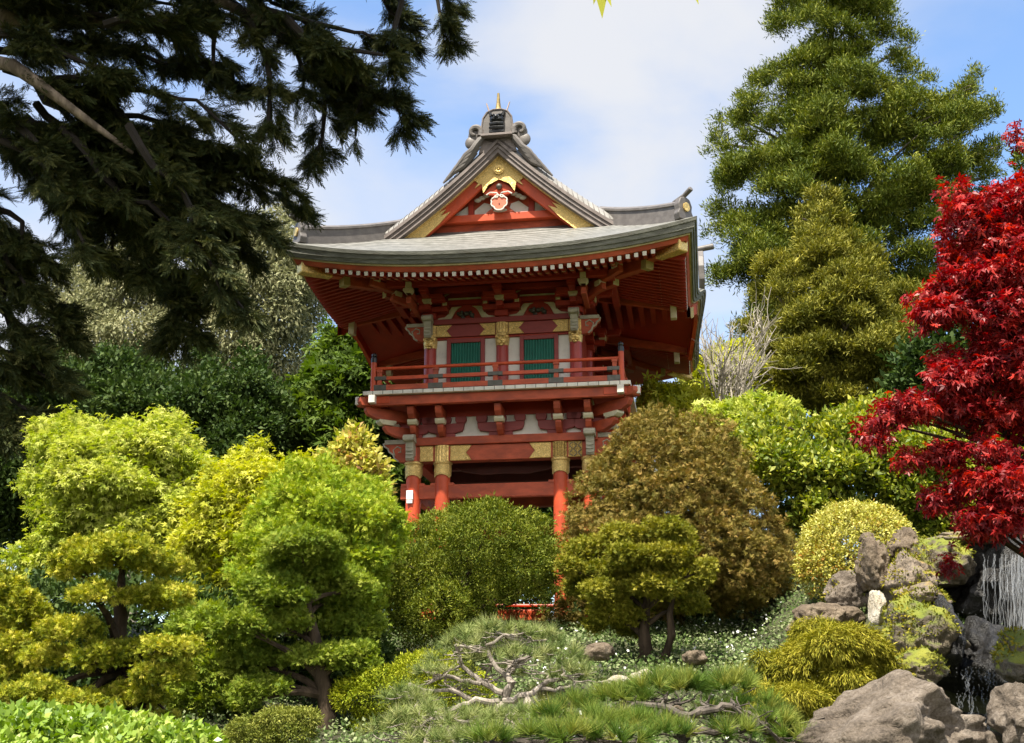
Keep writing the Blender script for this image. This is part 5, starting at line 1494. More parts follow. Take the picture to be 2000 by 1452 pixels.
# ---------------------------------------------------------------- big dark cypress, upper left
def cypress():
    rng = R_(50); Y = 19.0; K = 1.55
    base = np.array((-13.4, 19.6, gz(-13.4, 19.6)))
    root = plant('monterey_cypress', base, 'huge dark cypress whose drooping boughs fill the upper left', 'tree')
    L = Leaves(); wood = MB()
    SP = [T_fern(11), T_fern(9, .06, .38)]
    segs = []
    def plate_side(dd, sg, tilt):
        h = np.array((-dd[1], dd[0], 0.0)); h = unit(h) if np.linalg.norm(h) > .05 else np.array((0, 1.0, 0))
        return unit(h * sg + np.array((0, 0, rng.normal() * tilt)))
    def twig(p, d, Ln, r, depth):
        n = max(3, int(Ln / .16)); pts = [p]; dd = d.copy()
        for i in range(n):
            dd = unit(dd + rng.normal(size=3) * .07 + np.array((.01, 0, -.03)))
            pts.append(pts[-1] + dd * Ln / n)
        wood.tube(pts, [r * (1 - .8 * i / n) for i in range(n + 1)], 4, cap=False)
        segs.append((pts, depth))
        if depth < 2:
            for i in range(1, n + 1):
                for sg in (-1, 1):
                    if rng.random() < (.8 if depth == 0 else .66):
                        t = i / n; nd = unit(dd * 1.0 + plate_side(dd, sg, .35) * .62 + np.array((.1, 0, -.06)) + rng.normal(size=3) * .1)
                        twig(pts[i], nd, max(.22, Ln * (.5 if depth == 0 else .5) * (1.05 - .7 * t) * rng.uniform(.7, 1.2)), r * .45, depth + 1)
    def bough(path, Ys, Ln=1.0, dens=1.0, r=.075):
        Ln = Ln * K
        P = [at(x - 48 * i / (len(path) - 1), y, Y + dy) for i, ((x, y), dy) in enumerate(zip(path, Ys))]
        Q = []
        for i in range(len(P) - 1):
            m = max(2, int(np.linalg.norm(P[i + 1] - P[i]) / .33))
            for k in range(m): Q.append(P[i] + (P[i + 1] - P[i]) * k / m)
        Q.append(P[-1]); n = len(Q)
        Q = [q + rng.normal(size=3) * .05 for q in Q]
        wood.tube(Q, [r * (1 - .85 * i / n) + .006 for i in range(n)], 6)
        for i in range(1, n):
            t = i / n; dd = unit(Q[i] - Q[i - 1])
            for sg in (-1, 1):
                if rng.random() < .6 * dens:
                    nd = unit(dd * .85 + plate_side(dd, sg, .45) * .7 + rng.normal(size=3) * .12 + np.array((.1, 0, -.1)))
                    twig(Q[i], nd, Ln * .62 * (1.0 - .72 * t) * rng.uniform(.6, 1.2), .016, 0)
        twig(Q[-1], unit(Q[-1] - Q[-2]), .18 * Ln, .008, 1)
    rs = lambda n: [rng.uniform(-1.0, .9)] * n
    # boughs of the upper right spray
    for path, Ln in (([(300, -90), (450, -10), (560, 60), (660, 110), (740, 160), (828, 212)], .75),
                     ([(420, -60), (540, 20), (640, 50), (720, 60), (780, 85)], .6), ([(560, 50), (680, 130), (740, 190), (745, 270)], .5),
                     ([(600, 90), (660, 190), (672, 300)], .5), ([(470, 20), (540, 110), (560, 190), (552, 265)], .38),
                     ([(640, -90), (740, -40), (800, 20), (830, 60)], .5), ([(700, -90), (820, -50), (880, 0), (922, 52)], .45), ([(760, -60), (805, 10), (812, 110)], .3),
                     ([(380, -40), (440, 40), (470, 130)], .5), ([(500, 20), (600, 100), (640, 160)], .6), ([(560, 40), (650, 90), (780, 110)], .5), ([(600, 80), (700, 170), (790, 200)], .5), ([(400, -60), (520, -10), (620, 20)], .6)):
        bough(path, rs(len(path)), Ln, .95)
    # main mass
    for path, Ln in (([(-60, 40), (120, 20), (250, 40), (380, 60), (440, 100)], 1.0), ([(-60, -40), (150, -40), (300, 0), (420, 20)], 1.0), ([(-40, 100), (150, 90), (300, 110), (420, 140), (500, 165)], 1.0),
                     ([(0, 140), (160, 160), (300, 180), (420, 200), (512, 262)], .95), ([(60, 150), (200, 210), (340, 240), (440, 280), (520, 330)], .95), ([(100, 190), (240, 260), (360, 290), (470, 330), (606, 372)], .85),
                     ([(60, 200), (220, 300), (340, 330), (440, 380), (556, 440)], .9), ([(40, 240), (180, 320), (320, 390), (430, 430), (520, 480)], .9), ([(120, 260), (260, 380), (370, 450), (450, 520), (530, 600)], .8),
                     ([(150, 280), (280, 400), (340, 500), (390, 590), (400, 650)], .7), ([(100, 260), (220, 380), (300, 480), (360, 560)], .8), ([(40, 240), (120, 330), (170, 400), (200, 470)], .7), ([(-20, 200), (60, 300), (110, 380), (190, 440)], .7),
                     ([(0, 230), (100, 300), (200, 340), (290, 420), (310, 480)], .8), ([(-60, 60), (60, 60), (160, 110), (260, 140)], .9), ([(200, 60), (300, 40), (400, 40)], .7), ([(-60, 200), (40, 230), (150, 250), (280, 300)], .9), ([(250, 250), (360, 350), (420, 460), (470, 560)], .8), ([(200, 200), (330, 280), (400, 360), (470, 420)], .9), ([(-40, 280), (60, 300), (140, 350), (240, 370)], .8)):
        bough(path, rs(len(path)), Ln, 1.0)
        if rng.random() < .5: bough([(x + rng.uniform(-50, 10), y + rng.uniform(-30, 30)) for x, y in path], [rng.uniform(.2, 1.5)] * len(path), Ln, .9)
    # lower left boughs
    for path, Ln in (([(-80, 360), (0, 400), (60, 430), (120, 500)], .8), ([(-80, 420), (0, 470), (60, 510), (110, 580)], .8), ([(-80, 500), (0, 540), (80, 560), (150, 620)], .8), ([(-80, 560), (0, 600), (90, 640), (160, 660)], .8), ([(-80, 640), (0, 680), (80, 700), (140, 740)], .7), ([(-80, 700), (20, 760), (90, 790)], .7), ([(-80, 760), (0, 820), (60, 850)], .6), ([(-60, 440), (20, 540), (50, 640), (80, 720)], .6), ([(-60, 300), (10, 380), (30, 460), (60, 520)], .7)):
        bough(path, [rng.uniform(0, 1.2)] * len(path), Ln, 1.0)
    # sprays of scale leaves along all twigs
    pos, dr = [], []
    for pts, depth in segs:
        P = np.array(pts); d = unit(P[1:] - P[:-1]); m = 2
        for k in range(m):
            t = (k + rng.random((len(d), 1))) / m
            pos.append(P[:-1] + (P[1:] - P[:-1]) * t); dr.append(d)
    pos = np.concatenate(pos); dr = np.concatenate(dr); n = len(pos)
    print('cypress sprays', n)
    for k in range(2):
        s = rng.random(n) < .92
        p, d = pos[s], dr[s]; m = len(p)
        dd = unit(d + rng.normal(size=(m, 3)) * .3)
        L.stamp(SP[k], p + rng.normal(size=(m, 3)) * .015, dd, unit(rng.normal(size=(m, 3)) * .6 + np.array((0, -.5, .5))), .26 * rng.uniform(.6, 1.3, m), rng.random(m))
    # dense crown above the frame that keeps the lower boughs in shade
    can = [[x, y, z, rx, ry, rz] for x, y, z, rx, ry, rz in ((-12, 16.4, 15.2, 3, 1.4, .7), (-8, 16.2, 15.4, 3, 1.3, .6), (-4.8, 16.8, 15.3, 2.2, 1.2, .5), (-10, 17.6, 16.2, 3, 1.4, .8), (-6.4, 17.8, 16.6, 2.6, 1.3, .8), (-15, 17, 13.6, 2.4, 1.6, 1), (-13, 15.6, 13.4, 1.8, 1.2, .7), (-3.0, 17.4, 15.8, 1.8, 1, .5))]
    tufts(L, can, T_leaf(.5), 4200, 6, .32, rng, tuft_r=.25, inner=.4, thick=.4, bottom=1, cull=0)
    L.build('crown', M_CYP, root)
    o = wood.build('twigs', surf('dark_twig', (.022, .017, .013), .9, var=.3), root); o.location = -np.array(root.location)
    b = MB()
    b.tube([base - (0, 0, .4), (-12.7, 19.5, 5.5), (-11.4, 19.3, 9.3), at(-70, 130, 19.1), at(-12, 40, 19), at(10, -40, 19), at(20, -160, 19), (-8.2, 18.4, 19)], [.66, .56, .47, .37, .25, .24, .2, .1], 12)
    b.tube([at(-70, 140, 19.1), at(-10, 122, 18.3), at(25, 128, 18.0), at(70, 160, 17.9), at(110, 190, 17.9), at(170, 235, 18.1), at(260, 300, 18.5)], [.18, .13, .12, .1, .085, .07, .03], 10)
    b.tube([at(0, 30, 19), at(70, 40, 19.3), at(200, 45, 19.4), at(380, 70, 19.4)], [.2, .17, .1, .04], 9)
    b.tube([at(10, -60, 19), at(250, -70, 19), at(420, 0, 19), at(560, 60, 19), at(660, 110, 19)], [.2, .14, .1, .08, .03], 8)
    t = b.build('trunk', barkmat('cypress_bark', (.14, .11, .085), (.34, .27, .21), 8, (1, 1, .3)), root, smooth=True); t.location = -np.array(root.location)
cypress()

# ---------------------------------------------------------------- two pines in the foreground
def pine(name, label, base, pads, stems, mat, bark, T_, n, per, size, seed, up, twigs=3, Yj=.3):
    rng = R_(seed); root = plant(name, base, label, 'pine')
    L = Leaves(); b = MB(); lob = np.array(pads)
    for q, r in stems:
        P = []
        for i in range(len(q) - 1):
            for k in range(3): P.append(q[i] + (q[i + 1] - q[i]) * k / 3 + rng.normal(size=3) * r * .35)
        P.append(q[-1]); b.tube(P, [r * (1 - .6 * i / len(P)) for i in range(len(P))], 8)
    allp = np.array([p for q, r in stems for p in q])
    area = lob[:, 3] * lob[:, 5]
    for j, l in enumerate(lob):
        near = allp[np.argsort(np.linalg.norm(allp - l[:3], axis=1))[:2]]
        for k in range(twigs):
            e = l[:3] + sph(rng, 1)[0] * l[3:6] * .6 - (0, 0, l[5] * .4); q, r = limb(near[k % 2], e, .016, .007, .0, rng, 7, .16); b.tube(q, r, 5)
            for _ in range(3):
                i = rng.integers(2, 7); e2 = q[i] + rng.normal(size=3) * (.12, .12, .04) + np.array((0, 0, .03)); q2, r2 = limb(q[i], e2, .008, .004, .05, rng, 4, .25); b.tube(q2, r2, 4)
    k = rng.choice(len(lob), n, p=area / area.sum()); w = sph(rng, n); w[:, 2] = np.abs(w[:, 2]) * 1.0 - .25
    p = lob[k, :3] + w * lob[k, 3:6] * rng.uniform(.55, 1.02, (n, 1))
    d = unit(w * .5 + np.array((0, 0, up)) + rng.normal(size=(n, 3)) * .3)
    for t in range(3):
        s = np.arange(n) % 3 == t
        L.stamp(T_[t], p[s], d[s], sph(rng, s.sum()), size * rng.uniform(.7, 1.25, s.sum()), rng.random(s.sum()))
    L.build('needles', mat, root)
    o = b.build('branches', bark, root, smooth=True); o.location = -np.array(root.location)
Yp = 11.2
def A(x, y, d=0): return at(x, y, Yp + d)
pine('grey_pine', 'low spreading grey-green pine with twisted pale branches in the centre foreground', A(975, 1390),
     [lobe(x, y, Yp + d, rx, ry) for x, y, rx, ry, d in ((985, 1240, 92, 26, .2), (920, 1262, 70, 24, .1), (1050, 1250, 60, 24, .3), (890, 1290, 56, 22, .2), (1000, 1285, 80, 22, 0), (1090, 1290, 50, 34, .2), (1110, 1325, 50, 28, .1), (960, 1315, 60, 16, .2), (850, 1320, 44, 18, 0), (800, 1370, 60, 30, -.1), (830, 1410, 80, 34, -.4), (920, 1415, 80, 30, -.5), (770, 1430, 60, 30, -.4), (1010, 1405, 60, 26, -.4), (880, 1450, 110, 26, -.6), (1000, 1450, 80, 24, -.6), (900, 1345, 36, 14, .1), (1060, 1360, 36, 18, .2))],
     [([A(972, 1400), A(985, 1360), A(1000, 1335, -.05), A(990, 1310), A(1010, 1290)], .045), ([A(985, 1365), A(1030, 1360, -.1), A(1060, 1335), A(1100, 1320)], .035), ([A(975, 1375), A(930, 1370, -.1), A(900, 1380), A(850, 1385)], .032), ([A(985, 1355), A(940, 1335), A(900, 1300, .05), A(890, 1260)], .03), ([A(930, 1372), A(880, 1350), A(830, 1350), A(800, 1335)], .024), ([A(900, 1380, -.1), A(860, 1400, -.2), A(850, 1392, -.25), A(800, 1420, -.3)], .024), ([A(1000, 1335), A(960, 1290), A(950, 1260), A(985, 1240)], .026), ([A(1050, 1345), A(1085, 1350), A(1120, 1340)], .022), ([A(940, 1335), A(915, 1330), A(870, 1320), A(845, 1330)], .022)],
     M_PINEG, barkmat('silvery_pine_bark', (.2, .17, .14), (.46, .40, .34), 10), [T_tuft(40, 72, .017, s) for s in (1, 2, 3)], 560, 1, .135, 60, .7, 5)
Yp = 8.9
pine('green_pine', 'low bright green pine with upright brushes along the bottom edge', A(1330, 1480),
     [lobe(x, y, Yp + d, rx, ry) for x, y, rx, ry, d in ((1290, 1345, 70, 22, .5), (1345, 1350, 40, 26, .4), (1430, 1345, 44, 24, .4), (1210, 1370, 50, 22, .5), (1130, 1385, 44, 22, .5), (1080, 1410, 40, 24, .3), (1170, 1420, 60, 24, .1), (1250, 1420, 60, 26, .1), (1040, 1440, 60, 22, 0), (1110, 1445, 60, 22, -.1), (1200, 1450, 70, 22, -.2), (1300, 1440, 60, 24, -.1), (1470, 1385, 46, 24, .3), (1500, 1420, 50, 26, .2), (1440, 1440, 60, 22, 0), (1540, 1450, 40, 22, .1), (960, 1450, 40, 16, 0), (1400, 1395, 40, 20, .3), (1250, 1370, 30, 16, .4))],
     [([A(1330, 1500), A(1325, 1440), A(1345, 1400), A(1380, 1385), A(1430, 1380)], .045), ([A(1345, 1400), A(1290, 1380, .2), A(1240, 1375, .3), A(1190, 1400, .3)], .03), ([A(1330, 1470), A(1250, 1450), A(1150, 1450), A(1080, 1440)], .03), ([A(1350, 1430), A(1420, 1430), A(1480, 1410)], .03), ([A(1190, 1400, .3), A(1140, 1405, .3), A(1110, 1390, .4)], .02)],
     M_PINE, barkmat('dark_pine_bark', (.05, .042, .036), (.2, .17, .14), 10), [T_tuft(70, 58, .015, s) for s in (4, 5, 6)], 430, 1, .145, 61, .75, 4)

# ---------------------------------------------------------------- rocks
def rockmat(name, lo, mid, hi, rough=.9, spec=.25):
    m, t, b, o = new_mat(name)
    tcn = t.nodes.new('ShaderNodeTexCoord')
    def noi(sc, de, ro, di=0):
        n = t.nodes.new('ShaderNodeTexNoise'); n.inputs['Scale'].default_value = sc; n.inputs['Detail'].default_value = de; n.inputs['Roughness'].default_value = ro; n.inputs['Distortion'].default_value = di
        t.links.new(tcn.outputs['Object'], n.inputs['Vector']); return n.outputs['Fac']
    a, f, s_ = noi(2.6, 10, .68, .4), noi(38, 6, .7), noi(7, 8, .62, 1.2)
    mm = t.nodes.new('ShaderNodeMath'); mm.operation = 'MULTIPLY_ADD'; mm.inputs[1].default_value = .45; t.links.new(f, mm.inputs[0])
    m2 = t.nodes.new('ShaderNodeMath'); m2.operation = 'MULTIPLY'; m2.inputs[1].default_value = .62; t.links.new(a, m2.inputs[0]); t.links.new(m2.outputs[0], mm.inputs[2])
    t.links.new(ramp(t, mm.outputs[0], [(.38, lo), (.52, mid), (.66, hi)]), b.inputs['Base Color'])
    b1 = t.nodes.new('ShaderNodeBump'); b1.inputs['Strength'].default_value = .9; b1.inputs['Distance'].default_value = .09; t.links.new(s_, b1.inputs['Height'])
    b2 = t.nodes.new('ShaderNodeBump'); b2.inputs['Strength'].default_value = .8; b2.inputs['Distance'].default_value = .012; t.links.new(f, b2.inputs['Height']); t.links.new(b1.outputs[0], b2.inputs['Normal'])
    t.links.new(b2.outputs[0], b.inputs['Normal']); b.inputs['Roughness'].default_value = rough; b.inputs['Specular IOR Level'].default_value = spec
    return m
ROCK = rockmat('garden_rock', (.05, .04, .031), (.155, .125, .096), (.265, .225, .185))
ROCKB = rockmat('brown_rock', (.055, .042, .03), (.16, .122, .085), (.28, .225, .16))
ROCKW = rockmat('pale_rock', (.26, .20, .12), (.50, .44, .34), (.68, .63, .54))
ROCKD = rockmat('wet_black_rock', (.006, .006, .006), (.014, .013, .012), (.035, .032, .028), .42, .5)
def mossrock(name, rock, moss1, moss2, thr):
    m, t, b, o = new_mat(name)
    tcn = t.nodes.new('ShaderNodeTexCoord'); geo = t.nodes.new('ShaderNodeNewGeometry')
    n = t.nodes.new('ShaderNodeTexNoise'); n.inputs['Scale'].default_value = 3.2; n.inputs['Detail'].default_value = 8; t.links.new(tcn.outputs['Object'], n.inputs['Vector'])
    n2 = t.nodes.new('ShaderNodeTexNoise'); n2.inputs['Scale'].default_value = 26; n2.inputs['Detail'].default_value = 5; t.links.new(tcn.outputs['Object'], n2.inputs['Vector'])
    sx = t.nodes.new('ShaderNodeSeparateXYZ'); t.links.new(geo.outputs['Normal'], sx.inputs[0])
    a = t.nodes.new('ShaderNodeMath'); a.operation = 'MULTIPLY_ADD'; a.inputs[1].default_value = .45; t.links.new(sx.outputs[2], a.inputs[0]); t.links.new(n.outputs['Fac'], a.inputs[2])
    f = ramp(t, a.outputs[0], [(thr, (0, 0, 0)), (thr + .22, (1, 1, 1))])
    rc = ramp(t, n2.outputs['Fac'], [(.3, tuple(c * .5 for c in rock)), (.7, rock)])
    n4 = t.nodes.new('ShaderNodeTexNoise'); n4.inputs['Scale'].default_value = 2.2; n4.inputs['Detail'].default_value = 5; t.links.new(tcn.outputs['Object'], n4.inputs['Vector'])
    mc = ramp(t, n4.outputs['Fac'], [(.4, moss1), (.62, moss2)])
    mx_ = t.nodes.new('ShaderNodeMix'); mx_.data_type = 'RGBA'; t.links.new(f, mx_.inputs[0]); t.links.new(rc, mx_.inputs[6]); t.links.new(mc, mx_.inputs[7])
    t.links.new(mx_.outputs[2], b.inputs['Base Color']); b.inputs['Roughness'].default_value = .95
    bp = t.nodes.new('ShaderNodeBump'); bp.inputs['Strength'].default_value = 1; bp.inputs['Distance'].default_value = .03; t.links.new(n2.outputs['Fac'], bp.inputs['Height']); t.links.new(bp.outputs[0], b.inputs['Normal'])
    return m
MOSSR = mossrock('mossy_rock', (.24, .19, .14), (.13, .15, .02), (.30, .19, .03), .78)
MOSSG = mossrock('green_moss_rock', (.16, .13, .09), (.12, .15, .018), (.22, .22, .025), .50)
import bmesh
def rock(name, label, c, r, mat, seed, rot=0.0, rough=.22, flat=.75, sub=5, moss=0, shear=0.0, cuts=12):
    rng = R_(seed); bm = bmesh.new(); bmesh.ops.create_icosphere(bm, subdivisions=sub, radius=1)
    P = np.array([v.co[:] for v in bm.verts]); me = bpy.data.meshes.new(name); bm.to_mesh(me); bm.free()
    for _ in range(cuts):                       # flat broken faces
        n = sph(rng, 1)[0]; d = rng.uniform(.62, .9); t = P @ n - d; P = P - np.where(t > 0, t * .8, 0)[:, None] * n
    N = unit(P); P = P * (1 + rough * fbm(N * 1.4 + seed, 3, seed) + rough * .35 * fbm(N * 5 + seed, 4, seed + 3) + rough * .3 * (np.abs(fbm(N * 2.6 + seed, 4, seed + 7)) ** .6 - .5))[:, None]
    P[:, 2] = np.where(P[:, 2] < -flat, -flat + (P[:, 2] + flat) * .2, P[:, 2]); P[:, 0] += shear * P[:, 2]
    P = P * np.array(r); cr, sr = cos(rot), sin(rot); P = np.stack([P[:, 0] * cr - P[:, 1] * sr, P[:, 0] * sr + P[:, 1] * cr, P[:, 2]], -1)
    me.vertices.foreach_set('co', P.astype(np.float32).ravel()); me.polygons.foreach_set('use_smooth', [True] * len(me.polygons)); me.update()
    me.materials.append(mat)
    o = bpy.data.objects.new(name, me); COL.objects.link(o); o.location = c
    tag(o, label, 'rock')
    if moss:
        L = Leaves(); nn = unit(P / np.array(r) ** 2); k = rng.integers(0, len(P), moss); keep = (nn[k, 2] > -.1) & (fbm(P[k] * 3, 3, 9) > -.5); k = k[keep]; m_ = len(k)
        L.stamp(T_leaf(.5, .05), P[k] + rng.normal(size=(m_, 3)) * .01, unit(nn[k] + rng.normal(size=(m_, 3)) * .6), sph(rng, m_), .035 * rng.uniform(.6, 1.3, m_), np.clip(.45 + .5 * fbm(P[k] * 2.2, 2, 4) + .2 * rng.normal(size=m_), 0, 1))
        mo = L.build('moss', M_MOSS); mo.parent = o; mo['kind'] = 'stuff'
    return o
def rk(px, py, Y, rx, ry, rd): 
    p = at(px, py, Y); s = mpp(px, py, Y); return tuple(p), (rx * s, rd, ry * s)
c, r = rk(1722, 1448, 9.2, 222, 112, .6); rock('boulder', 'largest grey-brown boulder in the right foreground beside the stream', c, r, ROCK, 71, .0, .24, .8, 6, shear=.28, cuts=14)
c, r = rk(2015, 1405, 9.0, 62, 80, .35); rock('boulder', 'grey-brown rock at the right frame edge across the stream', c, r, ROCK, 72, .4)
c, r = rk(2015, 1285, 10.2, 62, 62, .5); rock('mossy_boulder', 'round moss covered boulder right of the waterfall', c, r, MOSSG, 73, moss=2600)
c, r = rk(1612, 1222, 13.2, 78, 44, .35); rock('rock', 'low pinkish brown rock behind the thread-leaf mound', c, r, ROCKB, 74, .2)
c, r = rk(1658, 1162, 13.6, 48, 44, .3); rock('rock', 'angular grey rock under the variegated azalea', c, r, ROCK, 75, .7, cuts=18, moss=500)
c, r = rk(1714, 1190, 12.6, 18, 42, .12); rock('upright_stone', 'slender upright pale stone beside the mossy bank', c, r, ROCKW, 76, sub=4, shear=.15, rough=.14)
c, r = rk(1706, 1105, 13.2, 34, 62, .35); rock('cliff_rock', 'brown pitted rock standing at the left end of the cliff', c, r, ROCKB, 77, moss=500)
c, r = rk(1696, 1058, 13.5, 17, 18, .15); rock('rock', 'small brown rock perched on top of the cliff rock', c, r, ROCKB, 78, sub=4)
c, r = rk(1770, 1068, 13.4, 40, 42, .4); rock('cliff_rock', 'brown peaked rock on the crest of the mossy cliff', c, r, ROCKB, 79, cuts=18, moss=900)
c, r = rk(1775, 1140, 12.9, 52, 56, .5); rock('cliff_rock', 'tan rock face beneath the brown peaked rock', c, r, MOSSR, 80, moss=2600)
c, r = rk(1830, 1100, 13.0, 62, 62, .6); rock('mossy_boulder', 'moss streaked boulder left of the waterfall lip', c, r, MOSSG, 81, moss=1800)
c, r = rk(1800, 1245, 12.0, 74, 74, .6); rock('mossy_boulder', 'yellow-green mossy boulder forming the left stream bank', c, r, MOSSG, 82, moss=4200)
c, r = rk(1800, 1175, 12.4, 56, 30, .5); rock('mossy_boulder', 'orange-tinted mossy ledge above the left stream bank', c, r, MOSSR, 83, moss=2400)
c, r = rk(1785, 1310, 11.3, 50, 40, .4); rock('mossy_boulder', 'lower green mossy rock behind the largest boulder', c, r, MOSSG, 84, moss=2000)
c, r = rk(1845, 1260, 11.9, 34, 80, .5); rock('wet_rock', 'wet black rock along the left side of the waterfall', c, r, ROCKD, 85)
c, r = rk(1960, 1150, 13.0, 130, 110, .5); rock('wet_rock', 'wet black rock wall behind the waterfall', c, r, ROCKD, 86, rough=.3)
c, r = rk(1930, 1300, 12.1, 90, 80, .7); rock('wet_rock', 'wet black stepped rock below the waterfall', c, r, ROCKD, 87, rough=.3)
c, r = rk(1900, 1062, 13.4, 110, 22, .7); rock('rock', 'long flat capstone over the waterfall', c, r, MOSSR, 88, moss=1500)
c, r = rk(2060, 1180, 12.4, 90, 120, .7); rock('wet_rock', 'dark rock at the right frame edge beside the waterfall', c, r, ROCKD, 89)
c, r = rk(1172, 1276, 13.2, 34, 20, .2); rock('rock', 'small brown rock left of the twin trunks', c, r, ROCKB, 90, sub=4)
c, r = rk(1262, 1325, 12.4, 30, 18, .15); rock('pale_rock', 'small whitish rock below the twin trunks', c, r, ROCKW, 91, sub=4)
c, r = rk(1205, 1336, 12.2, 30, 14, .15); rock('pale_rock', 'flat pale stone left of the whitish rock', c, r, ROCKW, 92, sub=4)
c, r = rk(1360, 1285, 13.4, 26, 18, .2); rock('rock', 'small pinkish rock right of the twin trunks', c, r, ROCKB, 93, sub=4)
c, r = rk(1115, 1365, 11.6, 60, 22, .25); rock('rock', 'tan rock half hidden between the two pines', c, r, ROCK, 94, sub=4)
c, r = rk(1290, 1395, 10.2, 46, 22, .2); rock('rock', 'brownish rock behind the green pine brushes', c, r, ROCKB, 95, sub=4)

# ---------------------------------------------------------------- stream and waterfall
def water():
    m, t, b, o = new_mat('falling_water')
    b.inputs['Base Color'].default_value = (.72, .76, .80, 1); b.inputs['Roughness'].default_value = .35
    tr = t.nodes.new('ShaderNodeBsdfTransparent'); ms = t.nodes.new('ShaderNodeMixShader'); ms.inputs[0].default_value = .04
    t.links.new(tr.outputs[0], ms.inputs[1]); t.links.new(b.outputs[0], ms.inputs[2]); t.links.new(ms.outputs[0], o.inputs[0])
    rng = R_(99); mb = MB()
    def strand(x, y0, y1, Y0, Y1, w):
        n = 12; P = []; ph = rng.random() * 6
        for i in range(n + 1):
            f = i / n; xx = x + 5 * math.sin(ph + f * 3) * f + rng.normal() * 1.2
            P.append(at(xx, y0 + (y1 - y0) * f, Y0 + (Y1 - Y0) * f ** 1.3))
        mb.tube(P, [w * (.5 + .8 * rng.random()) for _ in P], 5)
    for k in range(85):                       # main fall, densest to the right
        x = 1905 + 105 * rng.random() ** .45; y0 = 1082 + rng.uniform(-4, 30) * rng.random(); strand(x, y0, y0 + rng.uniform(60, 200), 12.45 + rng.normal() * .03, 12.1, rng.uniform(.002, .008))
    for k in range(60):                        # lower cascade
        x = rng.uniform(1872, 1975); y0 = rng.uniform(1300, 1400); strand(x, y0, y0 + rng.uniform(10, 45), 11.1 - (y0 - 1300) * .01, 10.9 - (y0 - 1300) * .011, rng.uniform(.002, .006))
    for k in range(240):                       # spray
        x, y = rng.uniform(1865, 2000), rng.uniform(1180, 1420); mb.ball(at(x, y, 12.0 - max(0, y - 1250) * .011), rng.uniform(.003, .008), 3)
    wf = mb.build('waterfall', m, smooth=True); tag(wf, 'thin white waterfall running over wet black rocks', kind='structure')
water()
def stream():
    m, t, b, o = new_mat('stream_water'); b.inputs['Base Color'].default_value = (.012, .014, .012, 1); b.inputs['Roughness'].default_value = .06
    tcn = t.nodes.new('ShaderNodeTexCoord'); n = t.nodes.new('ShaderNodeTexNoise'); n.inputs['Scale'].default_value = 9; n.inputs['Detail'].default_value = 5; t.links.new(tcn.outputs['Object'], n.inputs['Vector'])
    bp = t.nodes.new('ShaderNodeBump'); bp.inputs['Strength'].default_value = .6; bp.inputs['Distance'].default_value = .05; t.links.new(n.outputs['Fac'], bp.inputs['Height']); t.links.new(bp.outputs[0], b.inputs['Normal'])
    mb = MB(); rows = []
    for i in range(40):
        y = 8.0 + 4.2 * i / 39; xc = 4.35 + .1 * sin(y * 1.3); zc = gz(xc, y) + .13
        rows.append([(xc + (j / 10 - .5) * 1.3, y, zc + .02 * sin(j * 2 + i)) for j in range(11)])
    mb.grid(rows); s = mb.build('stream', m, smooth=True); tag(s, 'dark stream running down between the boulders', kind='structure')
stream()

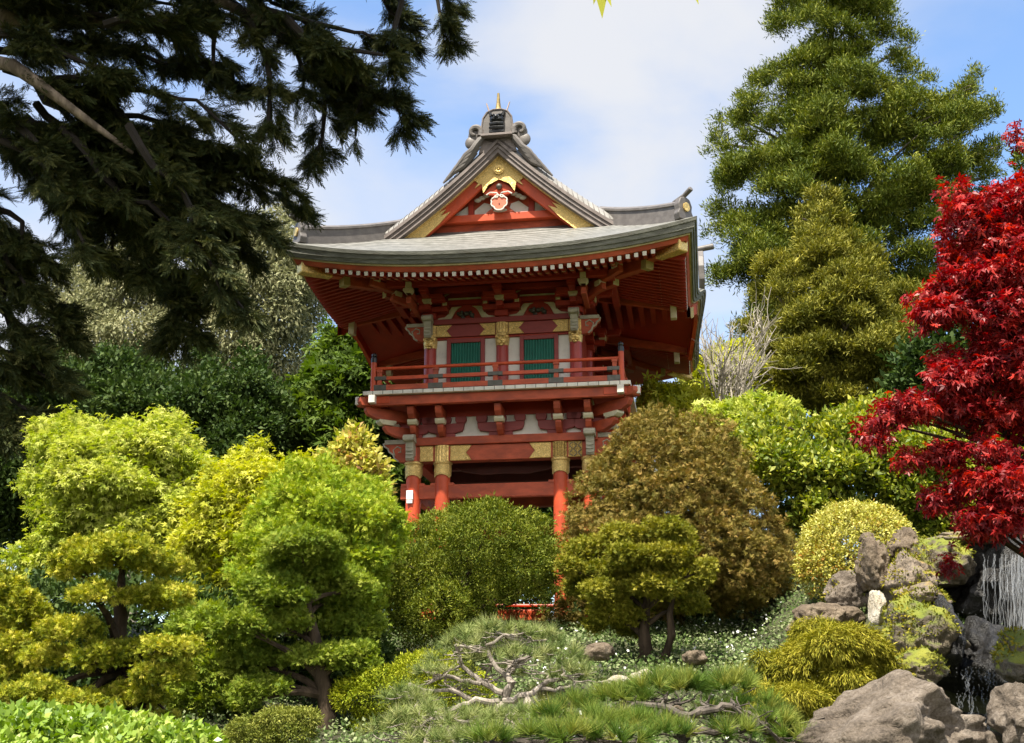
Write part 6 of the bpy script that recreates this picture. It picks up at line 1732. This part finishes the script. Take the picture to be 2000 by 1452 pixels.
# ---------------------------------------------------------------- ground cover and little white flowers
def cover():
    rng = R_(101); n = 100000
    x = rng.uniform(-5.0, 9.0, n); y = rng.uniform(9.5, 18.5, n)
    k = (fbm(np.stack([x * .9, y * .9, x * 0], -1), 3, 12) > -.55) & ~((x > 3.2) & (x < 5.2) & (y < 12.5)); x, y = x[k], y[k]; z = ground_h(x, y); n = len(x)
    P = np.stack([x, y, z + rng.uniform(0, .14, n)], -1); L = Leaves()
    L.stamp(T_leaf(.75, .1), P, unit(rng.normal(size=(n, 3)) + np.array((0, 0, .5))), unit(rng.normal(size=(n, 3)) * .5 + np.array((0, -.4, .8))), .042 * rng.uniform(.6, 1.3, n), rng.random(n))
    o = L.build('ground_cover', M_COVER); tag(o, 'small leaved green ground cover on the bank', kind='stuff')
    L = Leaves(); n = 520
    x = rng.uniform(.2, 3.6, n); y = rng.uniform(11.0, 16.5, n); k = fbm(np.stack([x * 1.3, y * 1.3, x * 0], -1), 3, 21) > -.1; x, y = x[k], y[k]; n = len(x); P = np.stack([x, y, ground_h(x, y) + rng.uniform(.1, .18, n)], -1)
    S5 = (np.array([(0, 0, 0)] + [(.5 * cos(a) * (1 if i % 2 else .55), .5 * sin(a) * (1 if i % 2 else .55), .08) for i, a in enumerate(np.linspace(0, 2 * pi, 10, endpoint=False))]), np.array([(0, i, i % 10 + 1) for i in range(1, 11)]))
    L.stamp(S5, P, sph(rng, n), unit(rng.normal(size=(n, 3)) * .35 + np.array((0, -.4, .8))), .042 * rng.uniform(.7, 1.3, n), rng.random(n))
    o = L.build('white_flowers', M_PETAL); tag(o, 'scattered small white flowers in the ground cover', kind='stuff')
cover()
# leaf tips hanging into the frame at the top
def tips():
    rng = R_(111)
    for i, (cx, w, lab) in enumerate(((1172, 22, 'yellow-green leaf spray hanging into the top edge above the roof'), (1350, 16, 'yellow-green leaf tip at the top edge right of the roof'))):
        Y = 6.0; root = plant('hanging_branch', at(cx, -60, Y), lab, 'branch'); L = Leaves(); b = MB()
        b.tube([at(cx - 120, -420, Y + .3), at(cx - 40, -200, Y), at(cx, -50, Y)], [.02, .012, .006], 6)
        if i == 0: tg = [(1165, -28, 1160, 8), (1170, -30, 1178, 34), (1176, -25, 1196, 12), (1160, -40, 1150, -12)]
        else: tg = [(1345, -20, 1330, -2), (1350, -22, 1366, 8), (1340, -30, 1320, -20)]
        for x0, y0, x1, y1 in tg:
            p, q = at(x0, y0, Y), at(x1, y1, Y); L.stamp(T_leaf(.3, .05), p[None], (q - p)[None], np.array([[.2, -1, .3]]), np.linalg.norm(q - p), np.array([.7]))
            b.tube([at(cx, -50, Y), p], [.004, .002], 4)
        L.build('leaves', M_YEL, root); o = b.build('twig', BARK, root); o.location = -np.array(root.location)
tips()
